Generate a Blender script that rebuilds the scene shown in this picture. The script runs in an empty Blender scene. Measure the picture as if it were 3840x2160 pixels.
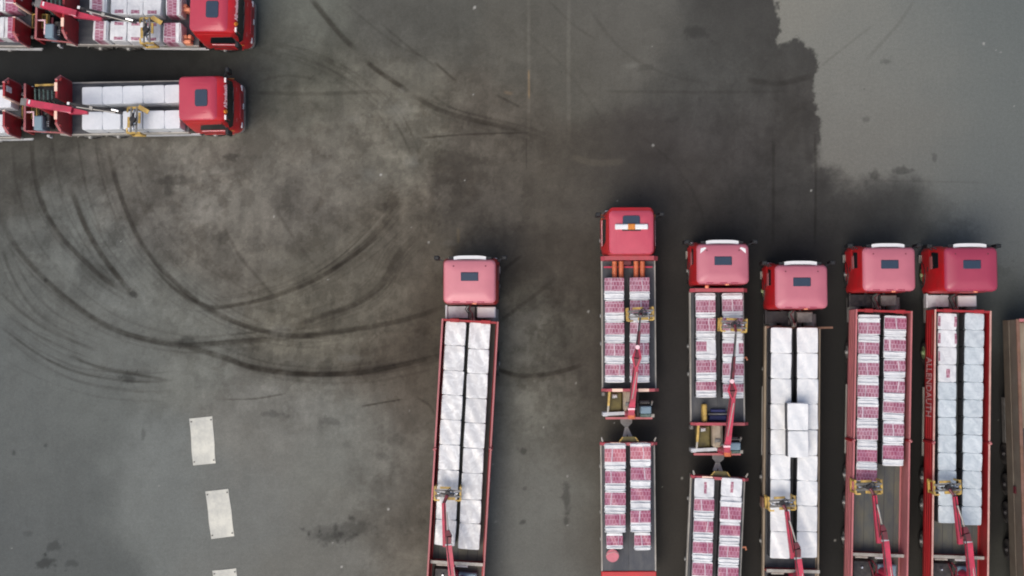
import bpy, bmesh, math, random
import numpy as np
from mathutils import Vector, Matrix
R = math.radians
rnd = random.Random(7)
S = bpy.context.scene
COL = S.collection

# ------------------------------------------------------------------ camera
IW, IH, F = 3840.0, 2160.0, 4400.0
NX, NY, CH = 1990.0, 1300.0, 55.8          # nadir point and flying height of the drone
d_ = Vector(((NX-IW/2)/F, -(NY-IH/2)/F, -1.0)).normalized()
zc = -d_                                    # world axes written in camera axes
xc = (Vector((1, 0, 0)) - Vector((1, 0, 0)).dot(zc)*zc).normalized()
yc = zc.cross(xc)
RM = Matrix((xc, yc, zc))                   # camera -> world
CP = Vector((0, 0, CH))
cam = bpy.data.cameras.new('camera'); co = bpy.data.objects.new('camera', cam)
COL.objects.link(co); S.camera = co
co.matrix_world = Matrix.Translation(CP) @ RM.to_4x4()
cam.sensor_width = 36.0; cam.lens = 36.0*F/IW
cam.clip_end = 3000
S.render.resolution_x, S.render.resolution_y = 1024, 576

def at(px, py, z=0.0):
    v = RM @ Vector(((px-IW/2)/F, -(py-IH/2)/F, -1.0))
    k = (CH-z)/-v.z
    return Vector((v.x*k, v.y*k, z))

# ------------------------------------------------------------------ light
EL, AZ = 58.0, 215.0
w = bpy.data.worlds.new('World'); S.world = w; w.use_nodes = True
nt = w.node_tree; nt.nodes.clear()
sky = nt.nodes.new('ShaderNodeTexSky'); sky.sky_type = 'NISHITA'; sky.sun_disc = False
sky.sun_elevation = R(EL); sky.sun_rotation = R(AZ); sky.dust_density = 5.0; sky.air_density = 1.0; sky.ozone_density = 1.0
bg = nt.nodes.new('ShaderNodeBackground'); bg.inputs[1].default_value = 0.15
ow = nt.nodes.new('ShaderNodeOutputWorld')
nt.links.new(sky.outputs[0], bg.inputs[0]); nt.links.new(bg.outputs[0], ow.inputs[0])
sl = bpy.data.lights.new('sun', 'SUN'); so = bpy.data.objects.new('sun', sl); COL.objects.link(so)
sl.energy = 1.3; sl.angle = R(40); sl.color = (1.0, 0.93, 0.84)
sd = Vector((math.sin(R(AZ))*math.cos(R(EL)), math.cos(R(AZ))*math.cos(R(EL)), math.sin(R(EL))))
so.rotation_euler = sd.to_track_quat('Z', 'Y').to_euler()
S.view_settings.view_transform = 'Standard'; S.view_settings.look = 'None'
S.view_settings.exposure = 0.0; S.view_settings.gamma = 1.0
try: S.cycles.pixel_filter_type = 'GAUSSIAN'; S.cycles.filter_width = 2.2
except Exception: pass

# ------------------------------------------------------------------ materials
def lin(c):
    c = c/255.0
    return c/12.92 if c <= 0.04045 else ((c+0.055)/1.055)**2.4
def rgb(r, g, b): return (lin(r), lin(g), lin(b), 1)
M = {}
def mat(name, col, rough=0.5, metal=0.0, var=0.12, scale=3.0, dirt=None, dirt_amt=0.0, bump=0.0, bscale=8.0, coat=0.0, stretch=None):
    m = bpy.data.materials.new(name); m.use_nodes = True
    n = m.node_tree; b = n.nodes['Principled BSDF']; L = n.links
    tc = n.nodes.new('ShaderNodeTexCoord')
    mp = n.nodes.new('ShaderNodeMapping'); L.new(tc.outputs['Object'], mp.inputs[0])
    if stretch: mp.inputs['Scale'].default_value = stretch
    no = n.nodes.new('ShaderNodeTexNoise'); no.inputs['Scale'].default_value = scale; no.inputs['Detail'].default_value = 6
    no.inputs['Roughness'].default_value = 0.65
    L.new(mp.outputs[0], no.inputs[0])
    mr = n.nodes.new('ShaderNodeMapRange'); mr.inputs[1].default_value = .3; mr.inputs[2].default_value = .7
    mr.inputs[3].default_value = 1-var; mr.inputs[4].default_value = 1+var
    L.new(no.outputs[0], mr.inputs[0])
    mx = n.nodes.new('ShaderNodeVectorMath'); mx.operation = 'SCALE'
    mx.inputs[0].default_value = col[:3]; L.new(mr.outputs[0], mx.inputs['Scale'])
    out = mx.outputs[0]
    if dirt is not None:
        n2 = n.nodes.new('ShaderNodeTexNoise'); n2.inputs['Scale'].default_value = scale*0.6; n2.inputs['Detail'].default_value = 8
        n2.inputs['Roughness'].default_value = .7; n2.noise_dimensions = '4D'; n2.inputs['W'].default_value = 3.3
        L.new(mp.outputs[0], n2.inputs[0])
        r2 = n.nodes.new('ShaderNodeMapRange'); r2.inputs[1].default_value = .42; r2.inputs[2].default_value = .62
        r2.inputs[3].default_value = 0; r2.inputs[4].default_value = dirt_amt
        L.new(n2.outputs[0], r2.inputs[0])
        mi = n.nodes.new('ShaderNodeMix'); mi.data_type = 'RGBA'
        L.new(r2.outputs[0], mi.inputs[0]); L.new(out, mi.inputs[6]); mi.inputs[7].default_value = dirt
        out = mi.outputs[2]
    L.new(out, b.inputs['Base Color'])
    b.inputs['Roughness'].default_value = rough; b.inputs['Metallic'].default_value = metal
    if coat: b.inputs['Coat Weight'].default_value = coat; b.inputs['Coat Roughness'].default_value = .25
    if bump:
        n3 = n.nodes.new('ShaderNodeTexNoise'); n3.inputs['Scale'].default_value = bscale; n3.inputs['Detail'].default_value = 3
        n3.inputs['Distortion'].default_value = 1.2; L.new(mp.outputs[0], n3.inputs[0])
        bp = n.nodes.new('ShaderNodeBump'); bp.inputs['Strength'].default_value = bump; bp.inputs['Distance'].default_value = .1
        L.new(n3.outputs[0], bp.inputs['Height']); L.new(bp.outputs[0], b.inputs['Normal'])
    M[name] = m
    return m

mat('red_paint', rgb(196, 28, 36), .38, var=.10, scale=1.5, dirt=rgb(120, 60, 58), dirt_amt=.35, coat=.2)
mat('deep_red', rgb(160, 34, 42), .45, var=.18, scale=2.5, dirt=rgb(96, 50, 48), dirt_amt=.5)
mat('sheen_pink_a', rgb(184, 106, 120), .42, var=.05, scale=1.2, coat=.15)      # red cab roofs, pale sky reflection painted into the colour
mat('sheen_pink_b', rgb(200, 124, 134), .42, var=.05, scale=1.2, coat=.15)
mat('sheen_pink_c', rgb(156, 56, 80), .40, var=.05, scale=1.2, coat=.2)
mat('sheen_pink_d', rgb(178, 56, 76), .40, var=.05, scale=1.4, coat=.2)
mat('sheen_pink_e', rgb(190, 76, 94), .40, var=.06, scale=1.4, coat=.2)
mat('dusty_red', rgb(170, 72, 84), .5, var=.15, scale=3, dirt=rgb(140, 84, 84), dirt_amt=.6)
mat('pink_wall', rgb(182, 108, 112), .6, var=.14, scale=3, dirt=rgb(150, 96, 92), dirt_amt=.6, stretch=(1, .25, 1))
mat('rail_cream', rgb(200, 160, 150), .5, var=.12, scale=3, dirt=rgb(170, 120, 110), dirt_amt=.5)
mat('red_wall', rgb(172, 30, 38), .5, var=.14, scale=2, dirt=rgb(110, 50, 46), dirt_amt=.5, stretch=(1, .3, 1))
mat('crane_red', rgb(188, 48, 78), .42, var=.15, scale=3, dirt=rgb(120, 50, 60), dirt_amt=.55)
mat('crane_dark', rgb(112, 40, 52), .5, var=.2, scale=5, dirt=rgb(60, 40, 42), dirt_amt=.6)
mat('yellow_steel', rgb(196, 164, 84), .5, var=.2, scale=5, dirt=rgb(110, 88, 50), dirt_amt=.7)
mat('olive_steel', rgb(96, 88, 44), .6, var=.25, scale=5, dirt=rgb(50, 44, 28), dirt_amt=.7)
mat('white_paint', rgb(226, 228, 228), .35, var=.05, scale=2, coat=.2)
mat('white_dusty', rgb(196, 200, 204), .5, var=.12, scale=3, dirt=rgb(130, 130, 128), dirt_amt=.5)
mat('grey_steel', rgb(124, 124, 122), .55, metal=.2, var=.2, scale=4, dirt=rgb(80, 76, 72), dirt_amt=.6)
mat('pale_steel', rgb(170, 168, 162), .5, metal=.2, var=.18, scale=3, dirt=rgb(120, 114, 104), dirt_amt=.6, stretch=(1, .4, 1))
mat('chrome', rgb(220, 224, 228), .25, metal=.9, var=.1)
mat('dark_steel', rgb(42, 42, 46), .6, metal=.2, var=.3, scale=4, dirt=rgb(70, 64, 60), dirt_amt=.5)
mat('machinery', rgb(30, 31, 36), .45, metal=.3, var=.5, scale=6, dirt=rgb(88, 84, 80), dirt_amt=.5)
mat('rubber', rgb(34, 34, 35), .85, var=.25, scale=4, dirt=rgb(84, 80, 74), dirt_amt=.5)
mat('rim', rgb(150, 152, 150), .5, metal=.3, var=.2, scale=6, dirt=rgb(96, 92, 86), dirt_amt=.6)
mat('rim_green', rgb(120, 150, 96), .5, var=.2, scale=6, dirt=rgb(190, 190, 160), dirt_amt=.6)
mat('glass', rgb(22, 30, 34), .08, var=.1)
mat('hatch_glass', rgb(44, 60, 78), .35, var=.06)
mat('black_plastic', rgb(30, 32, 34), .5, var=.15)
mat('lamp_white', rgb(240, 232, 232), .2, var=.03)
mat('amber', rgb(206, 128, 50), .35, var=.15, scale=9)
mat('cream_mark', rgb(240, 206, 186), .5, var=.05)
mat('lettering', rgb(204, 160, 160), .5, var=.06)
mat('lettering_pink', rgb(240, 200, 206), .5, var=.06)
mat('blue_grey', rgb(116, 140, 154), .5, var=.08, scale=3)
mat('blue_box', rgb(40, 46, 92), .6, var=.2)
mat('orange_rubber', rgb(200, 112, 72), .5, var=.18, scale=5, dirt=rgb(150, 64, 34), dirt_amt=.6)
mat('salmon', rgb(228, 150, 116), .5, var=.15, scale=6)
mat('hose', rgb(62, 82, 76), .4, var=.3, scale=9, dirt=rgb(120, 140, 134), dirt_amt=.6)
mat('tan_tank', rgb(158, 146, 128), .55, var=.12, scale=4, dirt=rgb(110, 98, 80), dirt_amt=.5)
mat('beige_side', rgb(152, 138, 118), .65, var=.14, scale=3, dirt=rgb(110, 98, 84), dirt_amt=.6, stretch=(1, .3, 1))
mat('rusty_side', rgb(104, 97, 86), .75, var=.2, scale=1.4, dirt=rgb(96, 84, 72), dirt_amt=.6)
mat('rusty_top', rgb(112, 82, 64), .75, var=.25, scale=3, dirt=rgb(130, 98, 90), dirt_amt=.6)
mat('pink_bucket', rgb(196, 112, 124), .5, var=.12, scale=6)
mat('white_board', rgb(204, 204, 192), .6, var=.04, scale=1.3, dirt=rgb(168, 170, 164), dirt_amt=.8, bump=.25, bscale=2.5)
mat('brick_shade', rgb(52, 54, 60), .8, var=.25, scale=8)  # dark tone stands in for the shade between pack rows
mat('bolt', rgb(80, 80, 78), .5)

def deck_mat(name, c1, c2, c3, plank=.42):
    m = bpy.data.materials.new(name); m.use_nodes = True; n = m.node_tree; L = n.links; b = n.nodes['Principled BSDF']
    tc = n.nodes.new('ShaderNodeTexCoord')
    br = n.nodes.new('ShaderNodeTexBrick'); br.offset = 0; br.inputs['Scale'].default_value = 1
    br.inputs['Brick Width'].default_value = plank; br.inputs['Row Height'].default_value = 6
    br.inputs['Mortar Size'].default_value = .012; br.inputs['Color1'].default_value = c1; br.inputs['Color2'].default_value = c2
    br.inputs['Mortar'].default_value = rgb(30, 30, 30); L.new(tc.outputs['Object'], br.inputs[0])
    mp = n.nodes.new('ShaderNodeMapping'); mp.inputs['Scale'].default_value = (1.5, .5, 1); L.new(tc.outputs['Object'], mp.inputs[0])
    no = n.nodes.new('ShaderNodeTexNoise'); no.inputs['Scale'].default_value = 2; no.inputs['Detail'].default_value = 8; no.inputs['Roughness'].default_value = .7
    L.new(mp.outputs[0], no.inputs[0])
    r2 = n.nodes.new('ShaderNodeMapRange'); r2.inputs[1].default_value = .4; r2.inputs[2].default_value = .65; L.new(no.outputs[0], r2.inputs[0])
    r2.inputs[4].default_value = .8
    mi = n.nodes.new('ShaderNodeMix'); mi.data_type = 'RGBA'; L.new(r2.outputs[0], mi.inputs[0]); L.new(br.outputs[0], mi.inputs[6]); mi.inputs[7].default_value = c3
    L.new(mi.outputs[2], b.inputs['Base Color']); b.inputs['Roughness'].default_value = .6
    M[name] = m
deck_mat('deck_grey', rgb(62, 66, 74), rgb(56, 60, 66), rgb(84, 86, 88), 3)
deck_mat('deck_planks', rgb(74, 82, 84), rgb(96, 94, 80), rgb(66, 72, 78), .45)

def film_mat(name, c1, c2, rough=.35, bump=.5, bscale=5.0, lo=.35, hi=.6, tr=0):
    m = bpy.data.materials.new(name); m.use_nodes = True; n = m.node_tree; L = n.links; b = n.nodes['Principled BSDF']
    tc = n.nodes.new('ShaderNodeTexCoord'); oi = n.nodes.new('ShaderNodeObjectInfo')
    ad = n.nodes.new('ShaderNodeVectorMath'); ad.operation = 'MULTIPLY_ADD'
    cx = n.nodes.new('ShaderNodeCombineXYZ')
    for i in range(3): L.new(oi.outputs['Random'], cx.inputs[i])
    L.new(cx.outputs[0], ad.inputs[0]); ad.inputs[1].default_value = (31, 17, 5); L.new(tc.outputs['Object'], ad.inputs[2])
    no = n.nodes.new('ShaderNodeTexNoise'); no.inputs['Scale'].default_value = 2.3; no.inputs['Detail'].default_value = 4
    no.inputs['Distortion'].default_value = 2.0; L.new(ad.outputs[0], no.inputs[0])
    r2 = n.nodes.new('ShaderNodeMapRange'); r2.inputs[1].default_value = lo; r2.inputs[2].default_value = hi; L.new(no.outputs[0], r2.inputs[0])
    mi = n.nodes.new('ShaderNodeMix'); mi.data_type = 'RGBA'; L.new(r2.outputs[0], mi.inputs[0]); mi.inputs[6].default_value = c1; mi.inputs[7].default_value = c2
    rv = n.nodes.new('ShaderNodeMapRange'); rv.inputs[3].default_value = .93; rv.inputs[4].default_value = 1.04; L.new(oi.outputs['Random'], rv.inputs[0])
    sc = n.nodes.new('ShaderNodeVectorMath'); sc.operation = 'SCALE'; L.new(mi.outputs[2], sc.inputs[0]); L.new(rv.outputs[0], sc.inputs['Scale'])
    L.new(sc.outputs[0], b.inputs['Base Color']); b.inputs['Roughness'].default_value = rough
    n3 = n.nodes.new('ShaderNodeTexNoise'); n3.inputs['Scale'].default_value = bscale; n3.inputs['Detail'].default_value = 2
    n3.inputs['Distortion'].default_value = 2.5; L.new(ad.outputs[0], n3.inputs[0])
    bp = n.nodes.new('ShaderNodeBump'); bp.inputs['Strength'].default_value = bump; bp.inputs['Distance'].default_value = .08
    L.new(n3.outputs[0], bp.inputs['Height']); L.new(bp.outputs[0], b.inputs['Normal'])
    M[name] = m
film_mat('crease_film', rgb(186, 168, 180), rgb(210, 196, 205), bump=.2)
film_mat('film_white', rgb(204, 207, 210), rgb(218, 221, 223), bump=.2, bscale=2.5)
film_mat('film_clear', rgb(204, 205, 205), rgb(224, 226, 226), .27, .25, 1.0, .44, .66)
film_mat('film_blue', rgb(182, 194, 200), rgb(198, 208, 213), .3, .3, 1.8)
film_mat('film_bright', rgb(214, 218, 220), rgb(226, 228, 228), .3, .22, 1.4)
film_mat('film_plain', rgb(206, 212, 217), rgb(212, 217, 222), .4, .12, 2.5)

def print_mat(name, c, gap):
    m = bpy.data.materials.new(name); m.use_nodes = True; n = m.node_tree; L = n.links; b = n.nodes['Principled BSDF']
    tc = n.nodes.new('ShaderNodeTexCoord'); oi = n.nodes.new('ShaderNodeObjectInfo')
    no = n.nodes.new('ShaderNodeTexNoise'); no.inputs['Scale'].default_value = 9; no.inputs['Detail'].default_value = 3; L.new(tc.outputs['Object'], no.inputs[0])
    ad = n.nodes.new('ShaderNodeVectorMath'); ad.operation = 'MULTIPLY_ADD'; L.new(no.outputs['Color'], ad.inputs[0]); ad.inputs[1].default_value = (.10, .10, 0); L.new(tc.outputs['Object'], ad.inputs[2])
    br = n.nodes.new('ShaderNodeTexBrick'); br.offset = 0.5; br.inputs['Scale'].default_value = 1
    br.inputs['Brick Width'].default_value = .145; br.inputs['Row Height'].default_value = .20; br.inputs['Mortar Size'].default_value = .03; br.inputs['Mortar Smooth'].default_value = 1.0
    br.inputs['Color1'].default_value = c; br.inputs['Color2'].default_value = tuple(x*.85 for x in c[:3])+(1,); br.inputs['Mortar'].default_value = gap
    L.new(ad.outputs[0], br.inputs[0])
    wv = n.nodes.new('ShaderNodeTexNoise'); wv.inputs['Scale'].default_value = 2.5; wv.inputs['Detail'].default_value = 3
    L.new(tc.outputs['Object'], wv.inputs[0])
    r2 = n.nodes.new('ShaderNodeMapRange'); r2.inputs[1].default_value = .45; r2.inputs[2].default_value = .7; r2.inputs[4].default_value = .55; L.new(wv.outputs[0], r2.inputs[0])
    mi = n.nodes.new('ShaderNodeMix'); mi.data_type = 'RGBA'; L.new(r2.outputs[0], mi.inputs[0]); L.new(br.outputs[0], mi.inputs[6]); mi.inputs[7].default_value = gap
    L.new(mi.outputs[2], b.inputs['Base Color']); b.inputs['Roughness'].default_value = .35
    M[name] = m
print_mat('print_pink', rgb(144, 76, 100), rgb(186, 154, 167))
print_mat('print_maroon', rgb(144, 66, 94), rgb(178, 130, 150))
print_mat('print_red', rgb(172, 88, 104), rgb(196, 146, 156))

# ------------------------------------------------------------------ mesh helpers
class MB:
    def __init__(s): s.v = []; s.f = []
    def add(s, vs, fs):
        o = len(s.v); s.v += [Vector(v) for v in vs]; s.f += [tuple(i+o for i in f) for f in fs]
    def box(s, x0, x1, y0, y1, z0, z1, b=0.0):
        if b <= 0:
            s.add([(x0,y0,z0),(x1,y0,z0),(x1,y1,z0),(x0,y1,z0),(x0,y0,z1),(x1,y0,z1),(x1,y1,z1),(x0,y1,z1)],
                  [(0,3,2,1),(4,5,6,7),(0,1,5,4),(1,2,6,5),(2,3,7,6),(3,0,4,7)])
        else:
            s.loft([(x0+b,x1-b,y0+b,y1-b,z0,b*.5),(x0,x1,y0,y1,z0+b,b),(x0,x1,y0,y1,z1-b,b),(x0+b,x1-b,y0+b,y1-b,z1,b*.5)])
        return s
    def loft(s, lv, n=3, cap=True):
        """levels: x0,x1,y0,y1,z,corner radius"""
        rings = []
        for (x0,x1,y0,y1,z,r) in lv:
            ring = []
            for (cx,cy,a0) in ((x1-r,y1-r,0),(x0+r,y1-r,90),(x0+r,y0+r,180),(x1-r,y0+r,270)):
                for k in range(n+1):
                    a = R(a0+90.0*k/n); ring.append((cx+r*math.cos(a), cy+r*math.sin(a), z))
            rings.append(ring)
        m = len(rings[0]); vs = [p for q in rings for p in q]; fs = []
        for i in range(len(rings)-1):
            for k in range(m):
                a, b = i*m+k, i*m+(k+1) % m
                fs.append((a, b, b+m, a+m))
        if cap:
            fs.append(tuple(reversed(range(m)))); fs.append(tuple((len(rings)-1)*m+k for k in range(m)))
        s.add(vs, fs); return s
    def bar(s, a, b, w, h, w2=None, h2=None):
        """rectangular beam a->b, w across (horizontal), h in the vertical plane"""
        a, b = Vector(a), Vector(b); t = (b-a).normalized(); up = Vector((0,0,1))
        if abs(t.z) > .95: up = Vector((0,1,0))
        x = t.cross(up).normalized(); y = x.cross(t)
        w2 = w if w2 is None else w2; h2 = h if h2 is None else h2
        vs = [a+x*sx*w/2+y*sy*h/2 for sx,sy in ((-1,-1),(1,-1),(1,1),(-1,1))]+[b+x*sx*w2/2+y*sy*h2/2 for sx,sy in ((-1,-1),(1,-1),(1,1),(-1,1))]
        s.add(vs, [(0,3,2,1),(4,5,6,7),(0,1,5,4),(1,2,6,5),(2,3,7,6),(3,0,4,7)]); return s
    def tube(s, pts, r, n=8, r2=None):
        pts = [Vector(p) for p in pts]; rings = []
        for i, p in enumerate(pts):
            t = (pts[min(i+1,len(pts)-1)]-pts[max(i-1,0)]).normalized()
            up = Vector((0,0,1)) if abs(t.z) < .9 else Vector((0,1,0))
            x = t.cross(up).normalized(); y = x.cross(t)
            rr = r if r2 is None else r+(r2-r)*i/(len(pts)-1)
            rings.append([p+x*rr*math.cos(2*math.pi*k/n)+y*rr*math.sin(2*math.pi*k/n) for k in range(n)])
        vs = [p for q in rings for p in q]; fs = []
        for i in range(len(rings)-1):
            for k in range(n):
                a, b = i*n+k, i*n+(k+1) % n; fs.append((a, a+n, b+n, b))
        fs.append(tuple(range(n))); fs.append(tuple(reversed([(len(rings)-1)*n+k for k in range(n)])))
        s.add(vs, fs); return s
    def poly(s, pts, z0, z1):
        n = len(pts)
        s.add([(p[0],p[1],z0) for p in pts]+[(p[0],p[1],z1) for p in pts],
              [tuple(reversed(range(n))), tuple(range(n, 2*n))]+[(k,(k+1)%n,n+(k+1)%n,n+k) for k in range(n)]); return s
    def build(s, name, mt, parent=None, smooth=False, label=None, inv=None):
        me = bpy.data.meshes.new(name)
        vs = [inv @ v for v in s.v] if inv is not None else s.v
        me.from_pydata([tuple(v) for v in vs], [], s.f); me.validate(); me.update()
        bm = bmesh.new(); bm.from_mesh(me); bmesh.ops.recalc_face_normals(bm, faces=bm.faces); bm.to_mesh(me); bm.free()
        me.materials.append(M[mt] if isinstance(mt, str) else mt)
        if smooth:
            for p in me.polygons: p.use_smooth = True
            try: me.set_sharp_from_angle(angle=R(40))
            except Exception: pass
        o = bpy.data.objects.new(name, me); COL.objects.link(o); o.parent = parent
        if label: o['label'] = label
        return o

def tag(o, label, cat, group=None, kind=None):
    o['label'] = label; o['category'] = cat
    if group: o['group'] = group
    if kind: o['kind'] = kind
    return o

class V:
    """a vehicle frame: x to its right, y forward, origin on the ground under its front"""
    def __init__(s, name, front, back, label, cat, group=None):
        d = front-back; a = math.atan2(-d.x, d.y)
        s.root = bpy.data.objects.new(name, None); COL.objects.link(s.root)
        s.root.empty_display_size = .5
        s.o = Vector((front.x, front.y, 0)); s.a = a
        s.root.location = s.o; s.root.rotation_euler = (0, 0, a)
        s.mw = Matrix.Translation(s.o) @ Matrix.Rotation(a, 4, 'Z'); s.inv = s.mw.inverted()
        tag(s.root, label, cat, group)
    def L(s, px, py, z): return s.inv @ at(px, py, z)

# ------------------------------------------------------------------ ground
def build_ground():
    st = 0.05
    X0, X1, Y0, Y1 = -27.2, 26.0, -14.2, 19.0
    c = at(0,0), at(3840,0), at(0,2160), at(3840,2160)
    X0 = min(p.x for p in c)-1; X1 = max(p.x for p in c)+1; Y0 = min(p.y for p in c)-1; Y1 = max(p.y for p in c)+1
    ix = np.arange(X0, X1, st); iy = np.arange(Y0, Y1, st)
    nx, ny = len(ix), len(iy)
    rs = np.random.RandomState(3)
    def noise(cell_x, cell_y, seed, octs=4, gain=.55):
        out = np.zeros((ny, nx)); amp = 1; tot = 0
        for o in range(octs):
            r = np.random.RandomState(seed*31+o)
            gx, gy = cell_x/2**o, cell_y/2**o
            if min(gx, gy) < st: break
            ax, ay = (ix-X0)/gx, (iy-Y0)/gy
            g = r.rand(int(ay[-1])+3, int(ax[-1])+3)
            i, j = ay.astype(int), ax.astype(int); fy, fx = ay-i, ax-j
            fy = fy*fy*(3-2*fy); fx = fx*fx*(3-2*fx)
            a = g[np.ix_(i, j)]*(1-fx)+g[np.ix_(i, j+1)]*fx
            b = g[np.ix_(i+1, j)]*(1-fx)+g[np.ix_(i+1, j+1)]*fx
            out += amp*(a*(1-fy[:, None])+b*fy[:, None]); tot += amp; amp *= gain
        return out/tot-.5
    GX, GY = np.meshgrid(ix, iy)
    WX = GX+noise(1.6, 1.6, 1, 6, .6)*2.0; WY = GY+noise(1.6, 1.6, 2, 6, .6)*2.0
    def field(pts, sig):
        num = np.zeros((ny, nx, 3)); den = np.zeros((ny, nx))+1e-12
        for (px, py, r, g, b) in pts:
            p = at(px, py); wt = np.exp(-((WX-p.x)**2+(WY-p.y)**2)/(2*sig*sig))+1e-9/(1+(WX-p.x)**2+(WY-p.y)**2)
            num += wt[..., None]*np.array([lin(r), lin(g), lin(b)]); den += wt
        return num/den[..., None]
    # open ground as it reads in even daylight, then brought to albedo by the light's own level
    dark = [(100,2000,94,97,97),(250,2100,93,96,95),(620,1845,116,119,117),(300,1500,104,107,105),(450,1300,106,108,105),(1000,1600,120,119,114),(1340,1720,122,123,118),(1420,1790,110,108,102),
      (1200,2100,114,113,108),(900,1900,115,116,113),(100,1600,100,103,102),(1550,1500,88,82,74),(1590,1900,78,73,65),(1580,2120,110,106,98),(200,1800,98,101,100),(1540,1700,104,100,93),
      (300,905,102,104,101),(100,600,74,73,69),(500,700,100,97,92),(800,620,116,113,107),(1100,700,102,98,92),(900,1000,102,98,91),(700,1250,112,113,108),(1100,1180,102,99,90),(1330,1045,97,94,86),
      (1500,900,92,87,79),(1100,50,106,108,102),(1000,200,82,83,78),(1200,300,92,92,84),(1450,420,112,110,102),(1300,530,106,103,96),(1480,105,88,88,84),(2080,245,93,92,87),(2300,150,96,95,91),
      (2680,285,77,77,75),(2850,100,68,67,65),(1900,500,92,88,82),(2100,700,82,78,72),(1800,800,84,80,75),(2300,700,74,71,68),(2500,650,66,63,62),(2700,500,68,66,66),(2950,700,58,57,57),(3000,500,68,66,64),
      (2050,1050,66,62,57),(1980,1250,96,96,90),(1980,1600,110,110,104),(2020,1884,118,119,115),(2180,1330,70,66,62),(2200,1650,78,74,68),(2050,2120,112,112,108),(2200,2050,88,84,78),(1930,1800,114,114,110),
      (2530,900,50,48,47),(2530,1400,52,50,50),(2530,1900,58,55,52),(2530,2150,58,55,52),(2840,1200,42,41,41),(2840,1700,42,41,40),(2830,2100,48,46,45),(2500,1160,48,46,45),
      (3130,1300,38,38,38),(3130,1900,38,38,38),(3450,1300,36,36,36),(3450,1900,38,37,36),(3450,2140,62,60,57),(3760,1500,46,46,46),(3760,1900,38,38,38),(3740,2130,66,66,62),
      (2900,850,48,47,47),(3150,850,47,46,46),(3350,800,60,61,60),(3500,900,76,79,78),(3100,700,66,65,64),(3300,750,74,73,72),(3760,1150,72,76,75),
      (100,240,38,40,41),(400,240,34,36,37),(700,240,36,37,37),(930,250,66,68,65),(950,560,104,101,94),(1700,1300,72,67,60),(2900,1000,44,43,43)]
    pale = [(2950,60,128,127,120),(3200,150,120,122,118),(3300,300,119,121,117),(3500,200,110,114,112),(3750,100,100,106,106),(3720,525,103,108,107),(3300,450,118,118,113),(3300,600,110,110,107),
      (3750,800,98,103,105),(3600,700,104,108,107),(3150,500,112,110,105),(3780,1050,80,84,84)]
    A = field(dark, 1.35); B = field(pale, 2.2)
    KL = np.array([.81, .835, .81]); A *= KL; B *= np.array([.88, .885, .85])
    edge = [(2890,-80),(2916,58),(2929,162),(2988,140),(3059,188),(3052,260),(3052,357),(3072,480),(3060,612),(3137,626),(3150,681),(3254,688),(3383,655),(3461,700),(3513,778),(3560,880),(3700,1050),(4100,1100),(4100,-80)]
    ew = [at(*p) for p in edge]
    EX = GX+noise(.9, .9, 5, 5, .75)*1.0; EY = GY+noise(.9, .9, 6, 5, .75)*1.3
    ins = np.zeros((ny, nx), bool); dist = np.full((ny, nx), 1e9)
    for i in range(len(ew)):
        a, b = ew[i], ew[(i+1) % len(ew)]
        with np.errstate(divide='ignore', invalid='ignore'):
            cr = ((a.y > EY) != (b.y > EY)) & (EX < (b.x-a.x)*(EY-a.y)/(b.y-a.y+1e-12)+a.x)
        ins ^= cr
        dx, dy = b.x-a.x, b.y-a.y
        t = np.clip(((EX-a.x)*dx+(EY-a.y)*dy)/(dx*dx+dy*dy+1e-9), 0, 1)
        dist = np.minimum(dist, np.hypot(EX-a.x-t*dx, EY-a.y-t*dy))
    sdist = np.where(ins, dist, -dist)
    soft = .22+np.clip((-GY+at(3200, 600).y+1.0)/4, 0, 1)*2.6
    mk = np.clip(sdist/soft+.5, 0, 1)[..., None]; mk = mk*mk*(3-2*mk)
    C = A*(1-mk)+B*mk
    # crust of dried mud breaking up into ragged islands along the edge of the clean concrete
    isl = noise(.8, .7, 51, 5, .7); band = np.exp(-((sdist-.5)/.9)**2)*np.clip((WY*-1+8)/6, 0, 1)
    im = (np.clip((isl-.02)/.05, 0, 1)*band*.75)[..., None]; C = C*(1-im)+A*im
    # mottling: patches worn pale, mud, directional sweeping streaks
    lp = noise(.9, 1.3, 11, 5, .65); hp = noise(.35, .5, 12, 3, .7); vs = noise(.28, 4.0, 13, 3); hs = noise(4.0, .3, 14, 3)
    # how dirty each part of the yard is: clean swept asphalt lower left and right, mud in the middle
    def gsum(lst):
        o = np.zeros((ny, nx))
        for (px, py, rx, ry, a) in lst:
            p = at(px, py); o = np.maximum(o, a*np.exp(-(((GX-p.x)/(rx/80.))**2+((GY-p.y)/(ry/80.))**2)/2))
        return o
    dm = gsum([(700,760,620,330,1),(1500,640,420,330,1),(1250,1250,450,230,1),(2050,1300,140,260,1),(1500,1850,160,330,.6),(300,600,300,150,.7),(1300,300,300,160,.7),(2900,550,400,260,.45)])
    dm = np.clip(dm+.14, 0, 1)*(1-mk[..., 0]*.85)
    wmk = (gsum([(1950,450,600,420,1),(1900,950,330,260,1),(2150,1250,180,380,1),(1450,1150,330,200,.8),(2700,600,330,330,.7)])*(1-mk[..., 0]))[..., None]
    C = C*(1-wmk*np.array([.02, .065, .12]))
    mul = 1+dm*(lp*.50+hp*.30)+vs*.20*(dm+.15)+hs*.09*(dm+.2)
    pt = noise(1.5, 1.2, 61, 6, .72); p2 = noise(.7, .9, 62, 5, .72)
    mul *= 1+(np.clip((pt-.04)/.025, 0, 1)*.17-np.clip((-.06-pt)/.025, 0, 1)*.14)*dm
    C *= (1-(np.clip((-.06-p2)/.025, 0, 1)*dm)[..., None]*np.array([.18, .19, .20]))
    mul *= 1+np.clip((p2-.08)/.02, 0, 1)*.13*dm
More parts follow.
